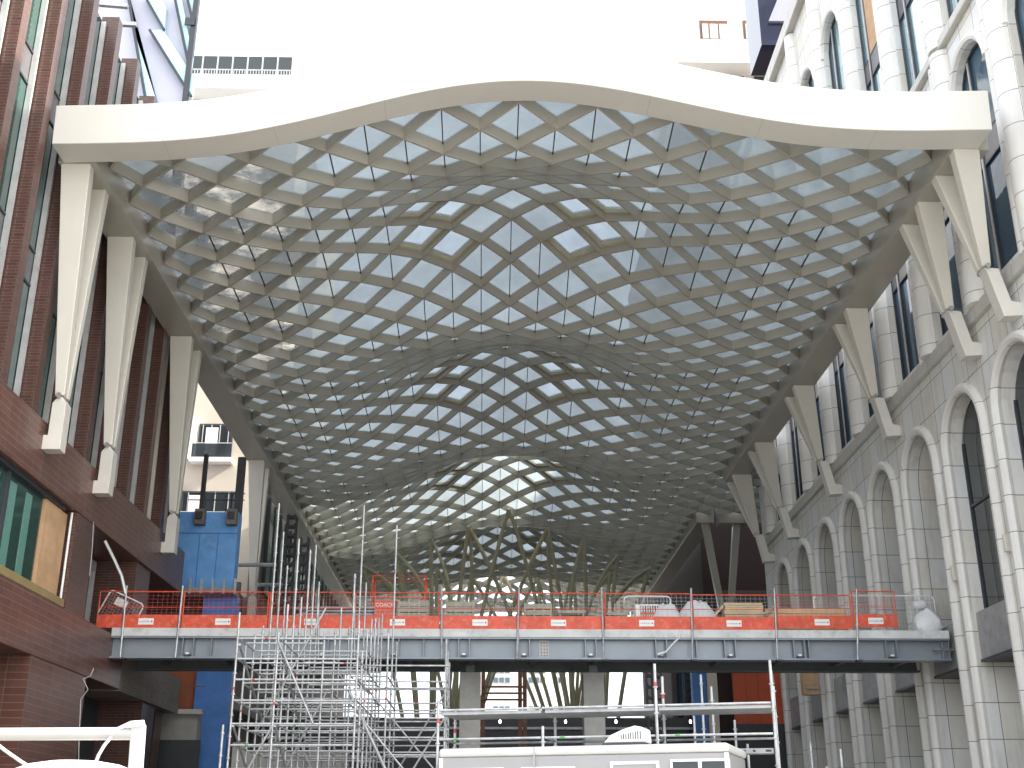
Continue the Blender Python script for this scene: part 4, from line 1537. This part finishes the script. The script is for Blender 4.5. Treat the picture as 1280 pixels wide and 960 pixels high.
def mast(px0, px1, pytop, Y, label, wide=None):
    x0, x1 = at(px0, 740, Y).x, at(px1, 740, Y).x
    zt_ = at(px0, pytop, Y).z
    w = x1 - x0
    t = thing('lattice_mast', label, 'mast', ((x0 + x1) / 2, Y, 0), 'dark ladder-like lattice masts')
    for x in (x0, x1):
        for y in (Y, Y + w):
            MB().box(x - .035, x + .035, y - .035, y + .035, 0, zt_).build('chord', 'steel_dark', t)
    r0 = None
    z = .4
    while z < zt_ - .1:
        if r0 is None:
            m = MB()
            m.prism([(x0 + .036, z), (x1 - .036, z), (x1 - .036, z + .2), ((x0 + x1) / 2 + w * .2, z + .11), ((x0 + x1) / 2 - w * .2, z + .11), (x0 + .036, z + .2)], Y - .04, Y + w + .04)
            r0 = m.build('rung', 'steel_dark', t)
        else:
            c = r0.copy()
            C.objects.link(c)
            c.location = (0, 0, z - .4)
        z += .5


mast(353, 364, 644, 60, 'taller dark ladder mast left of the footbridge scaffolding')
mast(372, 381, 671, 62, 'shorter dark ladder mast right of the taller one on the left')
mast(804, 811, 760, 56, 'slim dark ladder mast seen under the footbridge, left of its pair')
mast(815, 822, 760, 56.5, 'slim dark ladder mast seen under the footbridge, right of its pair')

# ------------------------------------------------------------------ background buildings
wb = thing('white_apartment_building', 'white rendered building with glazed balconies in the gap left of the canopy', 'building', (-20, 76, 0))
MB().box(-40, -14.2, 76, 100, 0, 53).build('wall', 'render', wb)  # hidden upper storeys raised to dim the far canopy
for z0, px0, px1 in ((24.9, 249, 290), (20.2, 236, 300), (15.6, 236, 305)):
    xa, xb = at(px0, 540, 76).x, at(px1, 560, 76).x
    rec = MB().box(xa, xb, 75.9, 75.99, z0, z0 + 2.5)
    f = rec.build('window', 'frame_dark', wb)
    sub(f)
    MB().box(xa + .12, xb - .12, 75.86, 75.9, z0 + .1, z0 + 2.35).build('pane', 'glass', f)
    for k in range(4):
        x = xa + (xb - xa) * (k + .5) / 4
        MB().box(x - .025, x + .025, 75.82, 75.86, z0, z0 + 2.4).build('mullion', 'frame_pale', f)
    MB().box(xa - .3, xb + .2, 75.2, 75.98, z0 - .35, z0 - .05).build('balcony_slab', 'render_white', wb)
    m = MB()
    m.bar((xa - .2, 75.3, z0 + .95), (xb + .1, 75.3, z0 + .95), .05)
    m.build('railing', 'frame_pale', wb)
    MB().box(xa - .2, xb + .1, 75.28, 75.3, z0 - .04, z0 + .9).build('glass_balustrade', 'ventglass', wb)
    MB().box(xa + .5, xa + 1.3, 75.8, 75.859, z0 + .1, z0 + 2.2).build('curtain', 'render_white', f)
    MB().box(xa - .9, xa - .12, 75.6, 75.99, z0 - .05, z0 + 2.9).build('pilaster', 'render_white', wb)

gt = thing('glass_tower', 'lilac angular tower with slanting pale blue glass fins at upper left', 'tower', (-24, 62, 0))
xr = at(244, 60, 60).x
MB().prism([(-60, 60), (xr, 60), (xr - 7.5, 80), (-60, 80)], 0, 75, axis='z').build('body', 'tower_panel', gt)
fins = [((180, -30), (238, 118), 24), ((188, 38), (240, 122), 14), ((155, -20), (194, 128), 10), ((222, -10), (240, 90), 6), ((232, -25), (243, 30), 8)]
def fin(p0, p1, wpx_, dark=True):
    a, b = at(p0[0], p0[1], 59.8), at(p1[0], p1[1], 59.8)
    wv = at(p0[0] + wpx_, p0[1], 59.8).x - a.x
    m = MB().hexa([(b.x, 59.55, b.z), (b.x + wv * .15, 59.55, b.z + .2), (b.x + wv * .15, 59.98, b.z + .2), (b.x, 59.98, b.z), (a.x, 59.55, a.z), (a.x + wv, 59.55, a.z), (a.x + wv, 59.98, a.z), (a.x, 59.98, a.z)])
    f = m.build('glass_fin', 'fin_glass', gt)
    sub(f)
    MB().bar((a.x - .03, 59.5, a.z), (b.x - .03, 59.5, b.z), .14, .14).build('edge_rail', 'frame_dark', f)
def fin2(c0, c1, c2, c3):
    p = [at(*c, 59.7) for c in (c0, c1, c2, c3)]
    m = MB().add([(v.x, 59.6, v.z) for v in p] + [(v.x, 59.97, v.z) for v in p], [(0, 1, 2, 3), (7, 6, 5, 4), (0, 4, 5, 1), (1, 5, 6, 2), (2, 6, 7, 3), (3, 7, 4, 0)])
    f = m.build('glass_fin', 'fin_glass', gt)
    sub(f)
    MB().bar((p[0].x, 59.5, p[0].z), (p[3].x, 59.5, p[3].z), .15, .15).build('edge_rail', 'frame_dark', f)
fin2((188, 40), (204, 38), (242, 97), (240, 123))
fin2((181, -4), (199, -10), (208, 10), (206, 40))
fin2((160, -10), (168, 40), (196, 127), (184, 132))
fin2((219, -2), (226, -8), (241, 70), (238, 90))
fin2((233, -8), (244, -12), (244, 22), (242, 30))
MB().box(xr - .25, xr + .06, 59.4, 59.59, 30, 75).build('corner_rail', 'frame_dark', gt)
MB().box(xr - .6, xr + .0, 59.3, 59.39, at(240, 40, 60).z, at(240, 31, 60).z).build('corner_box', 'frame_dark', gt)
# bracket arms between the brick piers and the tower
for i, (p0, p1) in enumerate((((124, 5), (160, 8)), ((151, 30), (171, 31)))):
    tag(MB().bar(at(*p0, 38), at(*p1, 38), .16, .16).build('steel_arm', 'galv'), ['upper', 'lower'][i] + ' grey steel arm sticking out above the brick piers at upper left', 'bracket')

ph = thing('penthouse', 'white rooftop storey with a row of dark windows above the canopy, upper left', 'building', (-28, 122, 0))
pa_, pb_ = at(236, 70, 120), at(372, 70, 120)
zt_, zm_, zl_ = at(300, 68, 120).z, at(300, 98, 120).z, at(300, 112, 120).z
MB().box(pa_.x - 10, pb_.x - .3, 120, 140, 0, zt_).build('wall', 'render_white', ph)
f = MB().box(pa_.x, pb_.x - .5, 119.9, 119.99, zm_, zt_ - .3).build('window_band', 'frame_pale', ph)
sub(f)
n_ = 7
for k in range(n_):
    xa = pa_.x + (pb_.x - .5 - pa_.x) * k / n_
    xb = pa_.x + (pb_.x - .5 - pa_.x) * (k + 1) / n_
    MB().box(xa + .1, xb - .1, 119.85, 119.9, zm_ + .55, zt_ - .4).build('pane', 'glass', f)
    MB().box(xa + .1, xb - .1, 119.85, 119.9, zm_ + .05, zm_ + .45).build('pane', 'board', f)
MB().box(pa_.x - 4, pb_.x, 117.5, 119.8, zl_ - 1.5, zl_).build('terrace', 'render_white', ph)
m = MB()
for k in range(40):
    x = pa_.x + (pb_.x - pa_.x) * k / 40
    m.bar((x, 117.6, zl_), (x, 117.6, zl_ + 1.1), .09)
m.bar((pa_.x, 117.6, zl_ + 1.1), (pb_.x, 117.6, zl_ + 1.1), .1)
m.build('railing', 'galv_dull', ph)
MB().bar((pb_.x + .3, 119.5, zl_), (pb_.x - .3, 119.5, zt_ + 1.5), .12).build('ladder', 'galv', ph)

rt = thing('white_tower', 'tall cream tower block with square window openings above the canopy, upper right', 'building', (30, 118, 0))
rx0 = at(846, 60, 110).x
zb_ = at(900, 78, 110).z
MB().box(rx0, 44, 110, 130, zb_, 115).build('upper_wall', 'render_white', rt)
MB().box(rx0 + .6, 44, 112.3, 129.9, 0, zb_ - .001).build('lower_wall', 'render', rt)
for px0, px1 in ((874, 911), (928, 956)):
    a, b = at(px0, 25, 109.9), at(px1, 48, 109.9)
    f = MB().box(a.x, b.x, 109.93, 109.99, b.z, a.z).build('window', 'rust', rt)
    sub(f)
    MB().box(a.x + .3, b.x, 109.9, 109.93, b.z, a.z - .5).build('pane', 'render_white', f)
    for k in (1, 2):
        x = a.x + (b.x - a.x) * k / 3
        MB().box(x - .08, x + .08, 109.85, 109.9, b.z, a.z - .5).build('mullion', 'rust', f)
for px0, px1 in ((905, 930), (942, 962)):
    a, b = at(px0, 90, 112.2), at(px1, 97, 112.2)
    MB().box(a.x, b.x, 112.2, 112.29, zb_ - 2.2, zb_ - .2).build('window', 'glass', rt)

ot = thing('shade_tower', 'unseen pale tower added behind the stone building to shade the canopy', 'tower', (40, 40, 0))
MB().box(28.6, 52, 22, 60, 0, 96).build('body', 'tower_panel', ot)  # added tower, out of view, cuts sky light over the canopy
for z in range(42, 95, 4):
    MB().box(28.5, 28.59, 23, 59, z, z + 2.2).build('window_band', 'glass', ot)
dt = thing('overhanging_tower', 'dark blue-grey overhanging box of a glass tower at the top right', 'tower', (30, 80, 0))
da, db = at(952, 56, 76), at(1010, 56, 76)
MB().box(35, 45, 76.2, 95, 0, da.z).build('shaft', 'tower_panel', dt)
MB().box(da.x, 45, 76, 80, da.z, da.z + 40).build('overhang', glass('navy_glass', (.03, .035, .07), .1), dt)
m = MB()
m.hexa([(at(960, 26, 75.9).x, 75.7, at(960, 28, 75.9).z), (at(1020, 26, 75.9).x, 75.7, at(960, 28, 75.9).z), (at(1020, 26, 75.9).x, 75.99, at(960, 28, 75.9).z), (at(960, 26, 75.9).x, 75.99, at(960, 28, 75.9).z),
        (at(974, -5, 75.9).x, 75.7, at(960, -6, 75.9).z), (at(1020, 26, 75.9).x, 75.7, at(960, -6, 75.9).z), (at(1020, 26, 75.9).x, 75.99, at(960, -6, 75.9).z), (at(974, -5, 75.9).x, 75.99, at(960, -6, 75.9).z)])
m.build('panel', 'tower_panel', dt)

# brown rounded building in the side street
rb = thing('brown_building', 'dark brown building with a rounded awning in the side street under the canopy wing', 'building', (22, 84, 0))
MB().box(14.6, 40, 79, 112, 0, 54).build('wall', 'brown_wall', rb)  # upper height added out of view to keep sun off the far canopy
MB().tube([(15.5, 78.6, 15.2), (30, 78.6, 15.2)], 1.6, 20).build('curved_canopy', 'brown_wall', rb, smooth=True)
MB().box(14.7, 40, 78.7, 78.99, 10.3, 10.7).build('floor_band', 'concrete_dark', rb)
for k in range(5):
    MB().box(15.0 + k * 2.2, 15.3 + k * 2.2, 78.5, 78.69, 0, 13.4).build('pilaster', 'brown_wall', rb)
sbk = thing('shade_block', 'unseen dark brown block added across the side street to limit the sun', 'building', (52, 70, 0))
MB().box(46, 60, 50, 77, 0, 53).build('wall', 'brown_wall', sbk)  # added block; its height sets where sun reaches the canopy
for z in range(4, 51, 4):
    MB().box(45.9, 45.99, 52, 76, z, z + 1.8).build('window_band', 'glass', sbk)
# things seen under the bridge
rp = thing('red_hoarding', 'tall red-orange board wall at the foot of the stone building, under the footbridge', 'hoarding', (13.5, 62, 0))
xa, xb = at(917, 860, 62).x, at(978, 860, 62).x
MB().box(xa, xb, 62, 62.3, at(930, 905, 62).z, 11).build('board', 'redwall', rp)
MB().box(xa, xb, 61.9, 62.4, 0, at(930, 905, 62).z - .002).build('dark_base', 'dark', rp)
for k in range(1, 4):
    x = xa + (xb - xa) * k / 4
    MB().box(x - .02, x + .02, 61.985, 62, at(930, 905, 62).z, 11).build('seam', 'orange', rp)
for px0, px1, mt, lab in ((866, 883, 'blue_dark', 'dark blue wrapped post left of the red board wall'), (884, 897, 'board', 'pale post between the blue wrapped post and the red board wall'), (898, 917, 'brown_wall', 'broad dark brown post directly left of the red board wall')):
    a, b = at(px0, 860, 64).x, at(px1, 860, 64).x
    tag(MB().box(a, b, 64, 64.6, 0, 12).build('wrapped_post', mt), lab, 'post')
bk = thing('shop_building', 'brown building front with a lattice mast before it, far right under the footbridge', 'building', (9.5, 70, 0))
MB().box(at(846, 860, 72).x, 16, 72, 74, 0, 12.8).build('wall', 'brown_wall', bk)
MB().box(at(848, 860, 71.9).x, at(862, 860, 71.9).x, 71.7, 71.99, 8.6, 11.4).build('window', 'glass_blue', bk)
MB().box(at(862, 850, 71.9).x, at(866, 850, 71.9).x, 71.7, 71.99, 0, 12.0).build('pilaster', 'concrete', bk)
mast(850, 861, 830, 66, 'square lattice mast before the brown shop front, under the right half of the footbridge')
# low dark hoarding across the passage
dh = thing('dark_hoarding', 'low dark site wall closing the passage below the far columns', 'wall', (0, 62, 0))
MB().box(-11.4, 11.5, 66, 66.5, 0, at(640, 897, 66).z).build('wall', 'steel_dark', dh)
MB().box(-11.4, 11.5, 65.8, 65.99, at(640, 912, 66).z, at(640, 909, 66).z).build('rail', 'galv_dull', dh)
for i, px in enumerate((625, 707, 863, 770, 455)):
    p = at(px, 902, 58)
    s_ = thing('festoon_lamp', ['small lit lamp left of centre before the dark site wall', 'small lit lamp near the right concrete column, before the dark site wall', 'small lit lamp below the lattice mast at right', 'small lit lamp beside the right concrete column, under the platform', 'small lit lamp behind the left scaffold'][i], 'lamp', tuple(p), 'site lamps before the dark wall')
    MB().lathe([(.02, p.z - .08), (.045, p.z - .05), (.055, p.z), (.035, p.z + .06), (.02, p.z + .08)], p.x, p.y, 10).build('bulb', 'lamp', s_, smooth=True)
    MB().tube([(p.x, p.y, p.z + .08), (p.x, p.y, 0)], .012, 5).build('pole', 'steel_dark', s_)
# rusty frame
rf = thing('rusty_frame', 'rusty steel frame with three rails left of centre under the footbridge', 'frame', (0, 55, 0))
for px in (604, 650, 656):
    x = at(px, 860, 55).x
    MB().box(x - .09, x + .09, 54.9, 55.1, 0, 9.2).build('post', 'rust', rf)
xa, xb = at(602, 860, 55).x, at(656, 860, 55).x
for py in (859, 867, 875):
    z = at(630, py, 55).z
    MB().tube([(xa, 54.85, z), (xb, 54.85, z)], .05, 6).build('rail', 'rust', rf)
# far bright building
fw = thing('white_far_building', 'bright white building with small grid windows far beyond the footbridge', 'building', (4, 170, 0))
xa, xb = at(596, 860, 170).x, at(728, 860, 170).x
zt2 = at(640, 800, 170).z
MB().box(xa, xb, 170, 190, 0, zt2).build('wall', 'render_white', fw)
for px, w_ in ((616, 22), (660, 22), (692, 16)):
    for py0, py1 in ((838, 842), (846, 854), (882, 886)):
        a, b = at(px, py0, 169.9), at(px + w_, py1, 169.9)
        f = MB().box(a.x, b.x, 169.9, 169.99, b.z, a.z).build('window', 'frame_pale', fw)
        sub(f)
        for k in range(3):
            xx = a.x + (b.x - a.x) * k / 3
            MB().box(xx + .1, xx + (b.x - a.x) / 3 - .1, 169.85, 169.9, b.z + .1, a.z - .1).build('pane', 'glass_blue', f)
# concrete debris blocks at the scaffold foot
cb = thing('concrete_block_pile', 'heap of grey wrapped concrete blocks at the foot of the dense scaffold', 'blocks', (at(330, 950, 40).x, 40, 0))
for i in range(9):
    x = at(290 + i * 16, 940, 40).x
    h = at(300, 940 - rnd.choice((0, 6, 12, 4)), 40).z
    MB().box(x, x + .42, 40 + .1 * (i % 3), 40.8, 0, h).build('block', 'concrete', cb, bevel=.02)
# plywood and fittings on the stone pier below the bridge
fp = thing('plywood_cover', 'plywood box with pipe fittings fixed to the stone pier under the footbridge', 'panel', (at(1010, 860, 50).x, 52, 7))
p0, p1 = at(1003, 838, 52.5), at(1025, 868, 52.5)
MB().box(p0.x, p1.x, 52.5, 53.0, p1.z, p0.z + .2).build('sheet', 'plywood', fp)
MB().tube([(p0.x + .1, 52.4, p1.z + .25), (p1.x - .1, 52.4, p1.z + .25)], .06, 8).build('pipe', 'white_dirty', fp)

# ------------------------------------------------------------------ light, sky, view
SUN_EL, SUN_AZ = 36.0, 98.0     # azimuth from +Y towards +X
w = bpy.data.worlds.new('World')
scene.world = w
w.use_nodes = True
nt = w.node_tree
bg = nt.nodes['Background']
sky = N(nt, 'ShaderNodeTexSky')
sky.sky_type = 'NISHITA'
sky.sun_disc = False
sky.sun_elevation = R(SUN_EL)
sky.sun_rotation = R(SUN_AZ)
sky.air_density = 1.0
sky.dust_density = 3.0
# thin bright overcast: the clear sky is veiled by white cloud, thicker in places
tc_ = N(nt, 'ShaderNodeTexCoord')
cn = N(nt, 'ShaderNodeTexNoise')
cn.inputs['Scale'].default_value = 2.2
cn.inputs['Detail'].default_value = 7
L(nt, tc_.outputs['Generated'], cn.inputs['Vector'])
fac = ramp(nt, cn.outputs['Fac'], .3, .6, .55, .92)
# the veil glows towards the hidden sun, on the right
dn = N(nt, 'ShaderNodeVectorMath', operation='DOT_PRODUCT')
L(nt, tc_.outputs['Generated'], dn.inputs[0])
dn.inputs[1].default_value = (.78, -.40, .48)
gw = ramp(nt, dn.outputs['Value'], -.4, 1.0, .0, 1.0)
g2 = N(nt, 'ShaderNodeMath', operation='POWER')
L(nt, gw, g2.inputs[0])
g2.inputs[1].default_value = 2.0
cloud = mixcol(nt, g2.outputs[0], (6.6, 6.9, 7.3), (12.5, 12.3, 11.9))
col = mixcol(nt, fac, sky.outputs[0], cloud)
L(nt, col, bg.inputs['Color'])
bg.inputs['Strength'].default_value = .09

sd = bpy.data.lights.new('sun', 'SUN')
sd.energy = 3.6
sd.angle = R(.6)
sd.color = (1, .93, .80)
so = bpy.data.objects.new('sun', sd)
C.objects.link(so)
so.location = (60, -20, 60)
dirv = Vector((math.sin(R(SUN_AZ)) * math.cos(R(SUN_EL)), math.cos(R(SUN_AZ)) * math.cos(R(SUN_EL)), math.sin(R(SUN_EL))))
so.rotation_euler = dirv.to_track_quat('Z', 'Y').to_euler()

vs_ = scene.view_settings
scene.display_settings.display_device = 'sRGB'
vs_.view_transform = 'Standard'
vs_.look = 'None'
vs_.gamma = 1
vs_.exposure = 2.03
vs_.use_curve_mapping = False
scene.cycles.max_bounces = 8
scene.cycles.transparent_max_bounces = 12
scene.cycles.diffuse_bounces = 4
